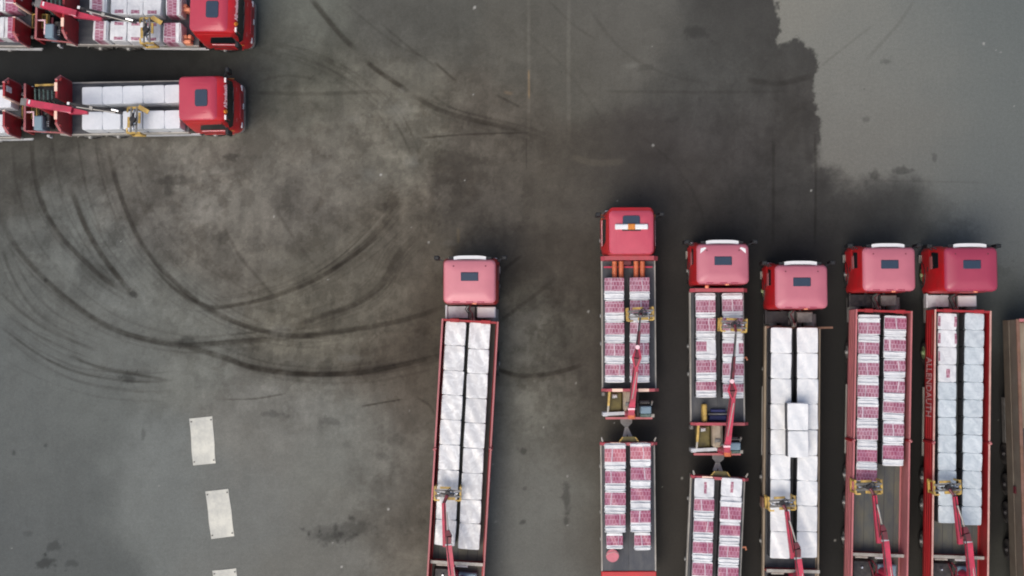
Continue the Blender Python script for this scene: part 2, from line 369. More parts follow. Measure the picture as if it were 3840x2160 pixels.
    brown = noise(1.1, .8, 21, 5, .65)
    bm = np.clip((brown-.10)/.09, 0, 1)*dm*.45
    C = C*mul[..., None]
    C = C*(1-bm[..., None])+C*np.array([.63, .595, .56])*bm[..., None]
    wl = noise(1.3, 1.0, 22, 5, .65)
    wm = np.clip((wl-.10)/.06, 0, 1)*dm*.35
    C *= (1+wm*.32)[..., None]
    k = 3840/2576.0
    D = np.ones((ny, nx)); rag = 1+1.6*noise(.25, .25, 30, 3, .6)
    seglen = noise(.8, .8, 31, 3)
    def dab(px, py, rx, ry, s, soft=.55, tint=None, ang=0):
        nonlocal C
        p = at(px*k, py*k); sc = 80.0/k
        rx, ry = rx/sc, ry/sc
        i0, i1 = int((p.y-ry*2.2-Y0)/st), int((p.y+ry*2.2-Y0)/st)+1; j0, j1 = int((p.x-rx*2.2-X0)/st), int((p.x+rx*2.2-X0)/st)+1
        i0, j0 = max(i0, 0), max(j0, 0); i1, j1 = min(i1, ny), min(j1, nx)
        if i0 >= i1 or j0 >= j1: return
        q = np.hypot((GX[i0:i1, j0:j1]-p.x)/rx, (GY[i0:i1, j0:j1]-p.y)/ry)*rag[i0:i1, j0:j1]
        a = np.clip((1.15-q)/soft, 0, 1)*s
        if tint is None: C[i0:i1, j0:j1] *= (1-a)[..., None]
        else: C[i0:i1, j0:j1] = C[i0:i1, j0:j1]*(1-a[..., None])+np.array([lin(t) for t in tint])*a[..., None]
    def track(pts, wpx, s, scale=k, light=False, tint=None):
        P = [at(x*scale, y*scale) for x, y in pts]
        Q = []
        for i in range(len(P)-1):     # Catmull-Rom
            p0, p1, p2, p3 = P[max(i-1, 0)], P[i], P[i+1], P[min(i+2, len(P)-1)]
            n = max(2, int((p2-p1).length/.04))
            for t in np.linspace(0, 1, n, endpoint=False):
                Q.append(.5*((2*p1)+(p2-p0)*t+(2*p0-5*p1+4*p2-p3)*t*t+(3*p1-p0-3*p2+p3)*t**3))
            wd = wpx*k/80.0/2*(.82 if wpx < 30 else 1)
        acc = np.zeros((ny, nx)); nq = len(Q)
        for qi, q in enumerate(Q):
            ends = min(1.0, 6.0*min(qi, nq-1-qi)/nq+.15)
            e = wd*2+.1
            i0, i1 = max(0, int((q.y-e-Y0)/st)), min(ny, int((q.y+e-Y0)/st)+2); j0, j1 = max(0, int((q.x-e-X0)/st)), min(nx, int((q.x+e-X0)/st)+2)
            if i0 >= i1 or j0 >= j1: continue
            d = np.hypot(GX[i0:i1, j0:j1]-q.x, GY[i0:i1, j0:j1]-q.y)/wd
            v = np.clip((1.35-d)/.7, 0, 1)*ends
            acc[i0:i1, j0:j1] = np.maximum(acc[i0:i1, j0:j1], v)
        a = np.clip(acc*s*1.2*np.clip(1.0+seglen*.8+.4*(rag-1), .4, 1.25), 0, .8)
        if tint is not None:
            C[:] = C*(1-a[..., None])+np.array([lin(t) for t in tint])*a[..., None]
        elif light: C[:] = C*(1+a)[..., None]
        else:
            C[:] = C*(1-a[..., None]*np.array([.92, .96, 1.0]))
    def T(pts, wpx, s, scale=k, **kw):
        track(pts, wpx, s, scale, **kw)
        if len(pts) > 4 and not kw:      # the fainter wheels running beside it
            for q in range(9):
                ox, oy = rnd.uniform(-48, 48), rnd.uniform(-30, 30); n0 = rnd.randint(0, 2)
                track([(x+ox, y+oy+rnd.uniform(-2, 2)) for x, y in pts[n0:]], rnd.uniform(3, 8), rnd.uniform(.06, .17), scale)
    W = track
    W([(380,845),(520,880),(660,905),(800,915),(950,900),(1100,870)], 74, .16)
    W([(0,470),(40,600),(120,700),(230,790),(380,845)], 60, .09)
    W([(420,690),(560,745),(720,715),(880,640)], 50, .07); W([(840,980),(960,900),(1050,780),(1200,700)], 70, .10)
    W([(800,30),(900,140),(1040,235),(1200,300)], 46, .08); W([(1240,560),(1270,700),(1300,640)], 60, .08)
    W([(1150,350),(1250,330),(1500,360),(1700,380)], 60, .07)
    T([(80,350),(85,430),(110,520),(150,590),(205,650),(260,700),(335,745)], 15, .42)
    T([(180,480),(215,570),(255,640),(300,700),(335,742)], 17, .48)
    T([(268,350),(290,450),(330,560),(375,640),(430,700),(500,760),(570,800),(650,830),(740,845),(830,840),(900,825)], 15, .42)
    T([(375,640),(430,718),(520,770),(600,766),(690,745),(780,710),(850,670),(930,610),(985,555)], 13, .42)
    T([(0,540),(40,620),(110,700),(180,760),(260,815),(350,850),(460,868),(560,862),(700,850),(800,840)], 17, .42)
    T([(440,862),(550,895),(640,925),(750,940),(860,940),(950,930),(1050,908),(1110,893)], 18, .55)
    T([(0,820),(80,880),(150,920),(230,945),(340,960),(430,958)], 8, .35)
    T([(0,735),(60,790),(130,835),(200,865),(245,882)], 10, .28)
    T([(170,890),(250,925),(330,940),(420,955)], 9, .38)
    T([(0,600),(25,680),(70,760),(130,815),(200,850)], 9, .2)
    T([(560,1005),(640,1003),(720,990)], 5, .4)
    T([(195,350),(208,430),(225,500),(260,600)], 8, .22); T([(130,350),(140,420),(160,500)], 9, .18); T([(240,350),(250,420),(280,520),(300,560)], 7, .2)
    T([(785,0),(850,80),(895,125)], 17, .42); T([(918,152),(960,185),(1025,228)], 15, .48); T([(1040,240),(1100,275),(1180,300),(1290,325),(1335,342)], 15, .40)
    T([(860,0),(930,60),(1010,120),(1090,150)], 7, .13); T([(1300,60),(1400,150),(1480,250),(1530,330)], 9, .10); T([(1480,20),(1560,120),(1660,180),(1800,215)], 10, .10)
    T([(640,130),(740,150),(860,210),(960,300),(1020,420)], 9, .10); T([(1600,330),(1700,420),(1760,520),(1780,640)], 10, .12)
    T([(460,520),(520,640),(620,730),(760,770)], 7, .10); T([(330,380),(380,520),(470,640),(600,720)], 8, .12); T([(30,360),(45,480),(90,600),(160,700)], 8, .16)
    T([(0,900),(120,960),(260,1000),(420,1010)], 6, .10)
    T([(1095,158),(1150,207)], 8, .35); T([(1380,0),(1440,60),(1500,100)], 8, .12); T([(960,60),(1030,120),(1100,170)], 8, .18); T([(1250,240),(1310,270)], 8, .35)
    T([(1240,925),(1310,945),(1400,937),(1470,915)], 14, .45); T([(910,1022),(1015,1004)], 6, .5); T([(1050,1000),(1080,1020),(1095,1045)], 8, .3)
    T([(1050,348),(1180,338),(1330,334)], 6, .42); T([(620,232),(780,236),(960,230)], 12, .22); T([(650,205),(720,190),(800,200)], 9, .18)
    T([(1100,1085),(1228,1019),(1314,957),(1417,855),(1488,768)], 18, .22, 1); T([(1100,1218),(1202,1187),(1330,1141),(1427,1070),(1490,960),(1560,886)], 20, .30, 1)
    T([(1146,1259),(1406,1223),(1560,1187),(1660,1151)], 16, .35, 1); T([(1871,1208),(1993,1116),(2090,1039)], 12, .22, 1); T([(1891,1008),(1958,957)], 10, .3, 1)
    T([(620,770),(760,800),(900,860)], 12, .12); T([(560,560),(600,640),(650,700),(700,760)], 10, .2); T([(690,520),(740,600),(800,680)], 10, .18)
    T([(2050,330),(2052,440),(2050,620)], 8, .30); T([(1945,340),(1946,480),(1944,620)], 10, .25)
    T([(1880,200),(1960,210),(2045,190)], 18, .25); T([(2180,150),(2260,60),(2300,0)], 10, .10); T([(2060,170),(2200,60)], 7, .12)
    T([(2050,455),(2250,455),(2500,460)], 6, .10)
    T([(1330,-20),(1330,120),(1330,250),(1329,350)], 10, .22, light=True); T([(1432,-20),(1430,150),(1432,360)], 11, .20, light=True); T([(1325,345),(1324,430)], 4, .35)
    T([(1330,175),(1331,250)], 5, .5, tint=(132,110,80)); T([(1153,575),(1153,612)], 7, .4, tint=(104,94,70))
    T([(1270,232),(1290,236)], 9, .35, tint=(118,100,78)); T([(1440,395),(1500,410),(1570,405)], 20, .14, tint=(104,98,84))
    T([(1520,230),(1800,232),(2000,230)], 9, .14)
    for a in [(580,395,15,12,.4),(450,455,60,14,.35),(422,480,14,20,.35),(115,705,7,7,.55),(333,738,13,8,.55),(325,952,18,14,.45),(112,1418,26,16,.5),(135,1375,22,12,.35),(690,1042,30,9,.3),
              (470,860,30,14,.5),(820,1340,45,28,.32),(890,1330,60,22,.36),(860,1350,50,14,.35),(1317,1138,10,10,.45),(1317,1312,6,5,.45),(1425,1250,9,42,.38),(1424,1310,8,12,.4),
              (35,1140,6,9,.35),(115,1120,6,6,.35),(180,1415,16,10,.3),(70,1345,12,8,.2),(1320,1230,6,5,.3),(700,900,20,8,.2),(360,1090,6,18,.3),(830,1060,28,14,.3),(1000,1110,20,16,.22),
              (960,1150,16,10,.25),(870,1120,14,10,.2),(2230,155,14,8,.3),(2180,300,13,9,.28),(2350,400,8,10,.3),(2270,430,26,10,.4),(2200,440,12,12,.4),(1750,80,30,20,.3),(1690,300,14,10,.2),
              (1620,170,22,10,.2),(640,400,20,8,.15),(560,600,16,22,.2),(760,640,14,14,.15),(1040,500,18,22,.2),(1160,470,20,30,.22),(960,520,22,14,.2),(640,620,22,22,.16)]:
        dab(*a)
    for a in [(930,440,34,18,.30),(1035,410,26,14,.30),(1000,278,42,24,.36),(890,300,26,14,.2),(1010,225,14,8,.2),(1590,165,26,9,.28),(1330,800,40,26,.22),(1300,850,46,36,.25),(1310,900,40,20,.22),
              (800,420,40,20,.18),(700,660,26,16,.14),(640,1080,30,20,.1),(700,830,40,20,.2),(880,900,40,10,.22),(1320,1010,40,18,.2),(250,560,30,30,.18),(140,600,20,30,.18),(560,250,10,6,.1),
              (2130,230,50,60,.08),(1000,1240,60,40,.12),(740,1180,40,20,.1),(480,420,26,8,.16),(1130,610,20,10,.12)]:
        dab(*a, .9, (122, 122, 115))
    for i in range(60):       # grit and litter specks
        x, y = rnd.uniform(0, 2576), rnd.uniform(0, 1449); r = rnd.choice((1.6, 1.9, 2.2, 3.0))
        dab(x, y, r, r, rnd.uniform(.25, .85), .6, (170, 170, 164) if rnd.random() < .7 else (40, 38, 36))
    C = np.clip(C, .008, .6)
    # outer rings so that one sheet reaches the horizon
    ext = [.6, 1.5, 3, 6, 12, 25, 50, 100, 200, 400, 800]
    fx = np.concatenate([[ix[0]-e for e in reversed(ext)], ix, [ix[-1]+e for e in ext]])
    fy = np.concatenate([[iy[0]-e for e in reversed(ext)], iy, [iy[-1]+e for e in ext]])
    Cp = np.pad(C, ((11, 11), (11, 11), (0, 0)), mode='edge')
    avg = np.array([.1, .1, .095])
    for i in range(11):
        t = (11-i)/11.0
        for sl_ in ((i, slice(None)), (-1-i, slice(None)), (slice(None), i), (slice(None), -1-i)):
            Cp[sl_] = Cp[sl_]*(1-t)+avg*t
    NXX, NYY = len(fx), len(fy)
    gx, gy = np.meshgrid(fx, fy)
    co_ = np.zeros((NXX*NYY, 3), np.float32); co_[:, 0] = gx.ravel(); co_[:, 1] = gy.ravel()
    idx = np.arange(NXX*NYY).reshape(NYY, NXX)
    q = np.stack([idx[:-1, :-1], idx[:-1, 1:], idx[1:, 1:], idx[1:, :-1]], -1).reshape(-1, 4)
    me = bpy.data.meshes.new('ground')
    me.vertices.add(len(co_)); me.vertices.foreach_set('co', co_.ravel())
    me.loops.add(q.size); me.loops.foreach_set('vertex_index', q.ravel().astype(np.int32))
    me.polygons.add(len(q)); me.polygons.foreach_set('loop_start', (np.arange(len(q))*4).astype(np.int32))
    me.update(calc_edges=True)
    ca = me.color_attributes.new('stains', 'FLOAT_COLOR', 'POINT')
    cc = np.ones((len(co_), 4), np.float32); cc[:, :3] = Cp.reshape(-1, 3)
    ca.data.foreach_set('color', cc.ravel())
    m = bpy.data.materials.new('asphalt'); m.use_nodes = True; n = m.node_tree; L = n.links; b = n.nodes['Principled BSDF']
    at_ = n.nodes.new('ShaderNodeAttribute'); at_.attribute_name = 'stains'
    tc = n.nodes.new('ShaderNodeTexCoord')
    n1 = n.nodes.new('ShaderNodeTexNoise'); n1.inputs['Scale'].default_value = 7; n1.inputs['Detail'].default_value = 9; n1.inputs['Roughness'].default_value = .75
    L.new(tc.outputs['Object'], n1.inputs[0])
    mr = n.nodes.new('ShaderNodeMapRange'); mr.inputs[1].default_value = .3; mr.inputs[2].default_value = .7; mr.inputs[3].default_value = .88; mr.inputs[4].default_value = 1.12
    L.new(n1.outputs[0], mr.inputs[0])
    sc = n.nodes.new('ShaderNodeVectorMath'); sc.operation = 'SCALE'; L.new(at_.outputs['Color'], sc.inputs[0]); L.new(mr.outputs[0], sc.inputs['Scale'])
    ng = n.nodes.new('ShaderNodeTexNoise'); ng.inputs['Scale'].default_value = 26; ng.inputs['Detail'].default_value = 2; L.new(tc.outputs['Object'], ng.inputs[0])
    mg = n.nodes.new('ShaderNodeMapRange'); mg.inputs[1].default_value = .3; mg.inputs[2].default_value = .7; mg.inputs[3].default_value = .86; mg.inputs[4].default_value = 1.14; L.new(ng.outputs[0], mg.inputs[0])
    sg = n.nodes.new('ShaderNodeVectorMath'); sg.operation = 'SCALE'; L.new(sc.outputs[0], sg.inputs[0]); L.new(mg.outputs[0], sg.inputs['Scale']); sc = sg
    L.new(sc.outputs[0], b.inputs['Base Color']); b.inputs['Roughness'].default_value = .85; b.inputs['Specular IOR Level'].default_value = .25
    n2 = n.nodes.new('ShaderNodeTexNoise'); n2.inputs['Scale'].default_value = 40; n2.inputs['Detail'].default_value = 6; L.new(tc.outputs['Object'], n2.inputs[0])
    bp = n.nodes.new('ShaderNodeBump'); bp.inputs['Strength'].default_value = .4; bp.inputs['Distance'].default_value = .02
    L.new(n2.outputs[0], bp.inputs['Height']); L.new(bp.outputs[0], b.inputs['Normal'])
    me.materials.append(m)
    o = bpy.data.objects.new('ground', me); COL.objects.link(o); o['kind'] = 'structure'
    o['label'] = 'stained grey brown asphalt yard with curved tyre tracks'
build_ground()

# ------------------------------------------------------------------ ground boards
def board(name, q, label):
    ps = [at(x, y, 0) for x, y in q]
    c = sum(ps, Vector())/4
    root = bpy.data.objects.new(name, None); COL.objects.link(root); root.location = (c.x, c.y, 0)
    ps = [p-c for p in ps]       # tl tr br bl
    mb = MB(); N = 10; Mx = 6; vs = []
    for i in range(N+1):
        for j in range(Mx+1):
            u, v = j/Mx, i/N
            p = ps[0]*(1-u)*(1-v)+ps[1]*u*(1-v)+ps[2]*u*v+ps[3]*(1-u)*v
            bump = .022+.018*math.sin(3.1*v+2.2*u+len(label))*math.sin(math.pi*u)*1.0
            e = .012*math.sin(9*v+5*u+len(label))
            vs.append((p.x+(e if j in (0, Mx) else 0), p.y, bump))
    W = Mx+1; n0 = len(vs); vs += [(x, y, .004) for x, y, z in vs]
    fs = [(i*W+j, i*W+j+1, (i+1)*W+j+1, (i+1)*W+j) for i in range(N) for j in range(Mx)]
    fs += [tuple(n0+k for k in reversed(f)) for f in list(fs)]
    bd = [j for j in range(W)]+[i*W+Mx for i in range(1, N+1)]+[N*W+j for j in range(Mx-1, -1, -1)]+[i*W for i in range(N-1, 0, -1)]
    fs += [(bd[i], bd[(i+1) % len(bd)], bd[(i+1) % len(bd)]+n0, bd[i]+n0) for i in range(len(bd))]
    mb.add(vs, fs); mb.build('board', 'white_board', root, smooth=True)
    for k in range(4):
        p = ps[k]*.86
        MB().tube([(p.x, p.y, .02), (p.x, p.y, .06)], .035, 10).build('bolt', 'bolt', root)
    tag(root, label, 'board', 'white boards bolted to the asphalt')
board('marker_board', [(711,1570),(797,1561),(809,1737),(724,1745)], 'off white rectangular board bolted to the asphalt, nearest the tyre tracks')
board('marker_board', [(771,1843),(857,1833),(879,2010),(792,2021)], 'creased off white board on the asphalt with a notch in its left edge')
board('marker_board', [(797,2140),(887,2131),(898,2306),(812,2314)], 'lowest off white board, cut off by the bottom edge')

# ------------------------------------------------------------------ shared wheel
def wheel_mesh(r, wd):
    mb = MB(); n = 24
    prof = [(-wd/2, r*.62), (-wd/2, r*.9), (-wd*.38, r), (wd*.38, r), (wd/2, r*.9), (wd/2, r*.62)]
    vs = []; fs = []
    for k in range(n):
        a = 2*math.pi*k/n
        for (x, q) in prof: vs.append((x, q*math.cos(a), q*math.sin(a)))
    m = len(prof)
    for k in range(n):
        for j in range(m-1): fs.append((k*m+j, k*m+j+1, ((k+1) % n)*m+j+1, ((k+1) % n)*m+j))
    mb.add(vs, fs)
    rm = MB()
    for sgn in (-1, 1):
        x = sgn*wd*.5
        rm.tube([(x-sgn*.10, 0, 0), (x-sgn*.02, 0, 0)], r*.63, 20)
        rm.tube([(x-sgn*.02, 0, 0), (x+sgn*.08, 0, 0)], r*.26, 12, r*.16)
    return mb, rm
wt, wr = wheel_mesh(.50, .34)
W_T = wt.build('tyre', 'rubber', None, smooth=True); W_R = wr.build('rim', 'rim', None, smooth=True)
W_TM, W_RM = W_T.data, W_R.data
W_RD = W_RM.copy(); W_RD.materials[0] = M['dark_steel']; W_RG = W_RM.copy(); W_RG.materials[0] = M['rim_green']
bpy.data.objects.remove(W_T); bpy.data.objects.remove(W_R)
def wheels(veh, ys, x=1.06, green=(), dull=False):
    for i, y in enumerate(ys):
        for s in (-1, 1):
            t = bpy.data.objects.new('wheel', W_TM); COL.objects.link(t); t.parent = veh.root; t.location = (s*x, y, .5)
            r = bpy.data.objects.new('rim', W_RG if i in green else W_RD if dull else W_RM); COL.objects.link(r); r.parent = t

# ------------------------------------------------------------------ cabs
def side_panel(pts, x, t=.02):
    """thin panel on a cab side, pts = (y, z, x offset)"""
    mb = MB(); s = 1 if x > 0 else -1
    a = [(s*abs(px), y, z) for y, z, px in pts]; b = [(s*(abs(px)+t), y, z) for y, z, px in pts]
    n = len(pts)
    mb.add(a+b, [tuple(range(n)), tuple(reversed(range(n, 2*n)))]+[(k, n+k, n+(k+1) % n, (k+1) % n) for k in range(n)])
    return mb

def mirrors(veh, y, z, x=1.22, reach=.26):
    for s in (-1, 1):
        m = MB().bar((s*x, y-.05, z+.25), (s*(x+reach), y+.10, z+.25), .04, .04)
        m.bar((s*x, y-.05, z-.25), (s*(x+reach), y+.10, z-.25), .04, .04)
        m.box(min(s*(x+reach-.06), s*(x+reach+.18)), max(s*(x+reach-.06), s*(x+reach+.18)), y+.02, y+.20, z-.35, z+.35, .04)
        m.build('mirror', 'black_plastic', veh.root)

def cab_a(veh, Hr, roofmat, L=2.25, patches=False):
    r = veh.root
    z1 = Hr
    MB().loft([(-1.18,1.18,-L,-.12,.42,.16),(-1.23,1.23,-L,-.09,.75,.2),(-1.25,1.25,-L,-.09,1.2,.2),(-1.25,1.25,-L,-.12,1.75,.2),
               (-1.23,1.23,-L,-.20,z1-.75,.2),(-1.19,1.19,-L,-.28,z1-.3,.2)]).build('cab_body', 'red_paint', r, smooth=True)
    MB().loft([(-1.192,1.192,-L-.01,-.28,z1-.3,.2),(-1.17,1.17,-L+.0,-.31,z1-.15,.2)], cap=False).build('roof_edge', 'red_paint', r, smooth=True)
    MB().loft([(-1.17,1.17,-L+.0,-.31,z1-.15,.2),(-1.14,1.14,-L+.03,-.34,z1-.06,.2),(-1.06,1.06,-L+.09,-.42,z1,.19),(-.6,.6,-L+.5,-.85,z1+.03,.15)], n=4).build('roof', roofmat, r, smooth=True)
    # windscreen following the front rake
    def fz(z):
        return -.12+(z-1.75)/(z1-.75-1.75)*(-.08) if z < z1-.75 else -.20+(z-z1+.75)/.45*(-.08)
    mb = MB(); zs = [1.72, 2.0, z1-.75, z1-.42]
    vs = []
    for z in zs:
        y = fz(z)
        for x, dy in ((-1.12, -.05), (-1.0, .0), (0, .01), (1.0, .0), (1.12, -.05)): vs.append((x, y+dy+.012, z))
    mb.add(vs, [(i*5+j, i*5+j+1, i*5+j+6, i*5+j+5) for i in range(3) for j in range(4)])
    mb.build('windscreen', 'glass', r)
    for s in (-1, 1):
        sp = side_panel([(-.42,2.0,1.243),(-1.18,2.0,1.243),(-1.18,z1-.70,1.232),(-.50,z1-.70,1.232)], s, .014); sp.build('side_window', 'glass', r)
        side_panel([(-.30,.62,1.252),(-1.33,.62,1.252),(-1.33,1.70,1.252),(-.27,1.70,1.252)], s, .010).build('door', 'red_paint', r)
        MB().box(s*1.262-.02, s*1.262+.02, -1.25, -1.05, 1.45, 1.52).build('door_handle', 'black_plastic', r)
        MB().loft([(s*.95-.2,s*.95+.2,-.10,-.05,.62,.02),(s*.95-.2,s*.95+.2,-.10,-.05,.84,.02)]).build('headlight', 'lamp_white', r)
        mb = MB()       # front mudguard arch
        for k in range(8):
            a0, a1 = R(180*k/8), R(180*(k+1)/8)
            mb.bar((s*1.10, -1.35+.62*math.cos(a0), .5+.62*math.sin(a0)), (s*1.10, -1.35+.62*math.cos(a1), .5+.62*math.sin(a1)), .38, .03)
        mb.build('mudguard', 'black_plastic', r)
        MB().box(min(s*1.15, s*1.30), max(s*1.15, s*1.30), -.78, -.42, .35, .42).build('step', 'pale_steel', r)
        MB().box(min(s*1.15, s*1.28), max(s*1.15, s*1.28), -.76, -.44, .62, .68).build('step', 'pale_steel', r)
        MB().tube([(s*.72, -.60, z1-.01), (s*.72, -.60, z1+.02)], .035, 8).build('roof_lamp', 'crane_dark', r)
        side_panel([(-.60,1.78,1.268),(-1.18,1.78,1.268),(-1.18,2.1,1.262),(-.60,2.1,1.262)], s, .010).build('window_trim', 'pink_wall', r)
    MB().box(-1.15, 1.15, -.13, -.05, .38, .60, .03).build('bumper', 'dark_steel', r)
    MB().box(-.75, .75, -.10, -.07, .90, 1.45, .01).build('grille', 'black_plastic', r)
    # white sun visor over the windscreen
    mb = MB(); n = 10; vs = []
    for k in range(n+1):
        x = -.73+1.46*k/n; y = -.115-.05*(x/.73)**4
        vs += [(x, y, z1-.18), (x, y-.155, z1-.17), (x, y-.155, z1-.20), (x, y-.01, z1-.21)]
    mb.add(vs, [(4*k+a, 4*k+(a+1) % 4, 4*k+4+(a+1) % 4, 4*k+4+a) for k in range(n) for a in range(4)]+[(0,1,2,3), (4*n+3,4*n+2,4*n+1,4*n)])
    mb.build('sun_visor', 'white_paint', r, smooth=True)
    MB().bar((-.95, -.27, z1-.27), (.95, -.27, z1-.27), .20, .05).build('visor_bracket', 'black_plastic', r)
    MB().box(-.39, .39, -1.27, -.88, z1+.0, z1+.075, .03).build('roof_hatch', 'hatch_glass', r)
    MB().box(-.42, .42, -1.30, -.85, z1-.01, z1+.035, .02).build('hatch_frame', roofmat, r)
    mirrors(veh, -.28, 2.35)
    MB().box(.12, .30, -L-.06, -L+.0, z1-.22, z1-.14, .02).build('work_lamp', 'salmon', r)
    MB().box(-1.0, 1.0, -L-.03, -L+.06, z1-.36, z1-.24, .02).build('rear_trim', 'crane_dark', r)
    mb = MB()
    for x in (-.55, .05, .55): mb.box(x-.2, x+.12, -L+.02, -L+.075, z1-.11, z1-.02, .015)
    mb.build('roof_trim', 'sheen_pink_c', r)
    if patches:
        for s in (-1, 1):
            MB().poly([(s*1.02, -.74), (s*1.00, -.52), (s*.82, -.46), (s*.74, -.50), (s*.92, -.66)][::s], z1-.02, z1+.014).build('roof_patch', 'white_paint', r)
    MB().box(-1.1, 1.1, -L+.02, -.1, .42, .9).build('cab_floor', 'dark_steel', r)

def cab_b(veh, Hr, roofmat, L=2.36, bar=False, text=True, up=0.0, ur=0.0, h=0.0):
    r = veh.root; z1 = Hr; u = up
    MB().loft([(-1.13,1.13,-L,.0,.38,.25),(-1.22,1.22,-L,.02,.7,.35),(-1.24,1.24,-L,.0,1.1,.38),(-1.23,1.23,-L,-.08,1.42,.38),(-1.20,1.20,-L,-.22+u*.7,1.62,.34),
               (-1.14,1.14,-L,-.30+u,2.15,.28),(-1.08,1.08,-L,-.34+u,z1-.50,.26),(-1.06,1.06,-L,-.33+u,z1-.42,.25)]).build('cab_body', 'red_paint', r, smooth=True)
    MB().loft([(-1.05,1.05,-L,-.26+u,z1-.42,.25),(-1.05,1.05,-L,-.26+u,z1-.30,.25),(-1.03,1.03,-L,-.36+(u+ur)/2,z1-.16,.24),(-1.00,1.00,-L,-.62+ur,z1-.06,.2)], n=4, cap=False).build('roof_fascia', 'red_paint', r, smooth=True)
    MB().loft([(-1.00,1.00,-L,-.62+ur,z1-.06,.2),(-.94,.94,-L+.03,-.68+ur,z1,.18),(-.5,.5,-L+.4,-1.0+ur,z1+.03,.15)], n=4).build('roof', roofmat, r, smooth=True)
    mb = MB(); vs = []
    for z, y in ((1.64,-.205+u*.75),(2.15,-.285+u),(z1-.50,-.325+u)):
        hw = 1.17-(z-1.64)*.11
        for x, dy in ((-hw, -.22), (-hw+.13, -.04), (-.5, .012), (.5, .012), (hw-.13, -.04), (hw, -.22)): vs.append((x, y+dy+.01, z))
    mb.add(vs, [(i*6+j, i*6+j+1, i*6+j+7, i*6+j+6) for i in range(2) for j in range(5)])
    mb.build('windscreen', 'glass', r)
    MB().bar((-.1, -.17+u, 1.75), (.55, -.21+u, 1.72), .02, .03).build('wiper', 'grey_steel', r); MB().bar((-.75, -.17+u, 1.75), (-.12, -.21+u, 1.72), .02, .03).build('wiper', 'grey_steel', r)
    for s in (-1, 1):
        side_panel([(-.48,1.66,1.206),(-1.75,1.66,1.206),(-1.55,2.35,1.118),(-.55,z1-.62,1.098)], s, .014).build('side_window', 'glass', r)
        side_panel([(-.40,.62,1.24),(-1.80,.62,1.24),(-1.80,1.60,1.215),(-.44,1.60,1.215)], s, .012).build('door', 'red_paint', r)
        MB().bar((s*1.235, -.50, 1.50), (s*1.235, -1.70, 1.50), .02, .05).build('door_trim', 'lettering_pink', r)
        MB().box(s*.88-.15, s*.88+.12, -.10, .03, .78, .98, .03).build('headlight', 'lamp_white', r)
        MB().box(s*.72-.11, s*.72+.11, -.19, -.10, 1.40, 1.47, .02).build('marker_strip', 'lettering_pink', r)
        if text: MB().box(s*.86-.11, s*.86+.11, -.33+u, -.24+u, z1-.30, z1-.20, .02).build('roof_lamp', 'lamp_white', r)
        MB().bar((s*1.232, -.22, 1.42), (s*1.232, -.46, 1.50), .03, .05).build('indicator', 'amber', r)
        MB().bar((s*.68, -L+.1, z1+.002), (s*.68, -1.05, z1+.004), .05, .03).build('roof_rib', roofmat, r)
        mb = MB()
        for k in range(8):
            a0, a1 = R(180*k/8), R(180*(k+1)/8)
            mb.bar((s*1.08, -1.35+.62*math.cos(a0), .5+.62*math.sin(a0)), (s*1.08, -1.35+.62*math.cos(a1), .5+.62*math.sin(a1)), .36, .03)
        mb.build('mudguard', 'dark_steel', r)
    MB().loft([(-1.16,1.16,-.5,.07,.36,.3),(-1.18,1.18,-.5,.09,.6,.3)]).build('bumper', 'grey_steel', r, smooth=True)
    MB().box(-.62, .62, -.06, .04, .82, 1.25, .03).build('grille', 'deep_red', r)
    MB().box(-.17, .10, .04, .10, .82, .92, .02).build('number_plate', 'white_dusty', r)
    MB().loft([(-.40,.40,-1.62+h,-1.02+h,z1+.005,.1),(-.38,.38,-1.60+h,-1.04+h,z1+.07,.1)], n=4).build('roof_hatch', 'hatch_glass', r, smooth=False)
    mirrors(veh, -.42, 2.1, 1.14, .24)
    if text:
        cu = bpy.data.curves.new('lettering', 'FONT'); cu.body = 'Allendauth'; cu.size = .25; cu.extrude = .004; cu.align_x = 'CENTER'; cu.offset = .008
        to = bpy.data.objects.new('tmp', cu); COL.objects.link(to); dg = bpy.context.evaluated_depsgraph_get(); dg.update()
        me = bpy.data.meshes.new_from_object(to.evaluated_get(dg)); bpy.data.objects.remove(to)
        me.materials.clear(); me.materials.append(M['lettering_pink'])
        o = bpy.data.objects.new('lettering', me); COL.objects.link(o); o.parent = r
        # reads on the sloping fascia seen from the front
        xa = Vector((-1, 0, 0)); ya = Vector((0, -.58, .81)).normalized(); za = xa.cross(ya)
        o.matrix_local = Matrix.Translation((-.12, -.235+u, z1-.33)) @ Matrix((xa, ya, za)).transposed().to_4x4()
        MB().tube([(.60, -.30+u, z1-.24), (.60, -.235+u, z1-.20)], .085, 12).build('emblem', 'amber', r)
    if bar:
        lb = MB().box(-.74, .74, -1.66+h, -1.42+h, z1+.03, z1+.15, .04).build('light_bar', 'white_paint', r)
        MB().box(-.17, .17, -1.67+h, -1.41+h, z1+.06, z1+.17, .03).build('beacon', 'amber', lb)
        MB().box(-.42, .42, -1.72+h, -1.66+h, z1+.02, z1+.08, .01).build('bar_bracket', 'black_plastic', r)
    MB().box(-1.1, 1.1, -L+.02, -.1, .42, .9).build('cab_floor', 'dark_steel', r)

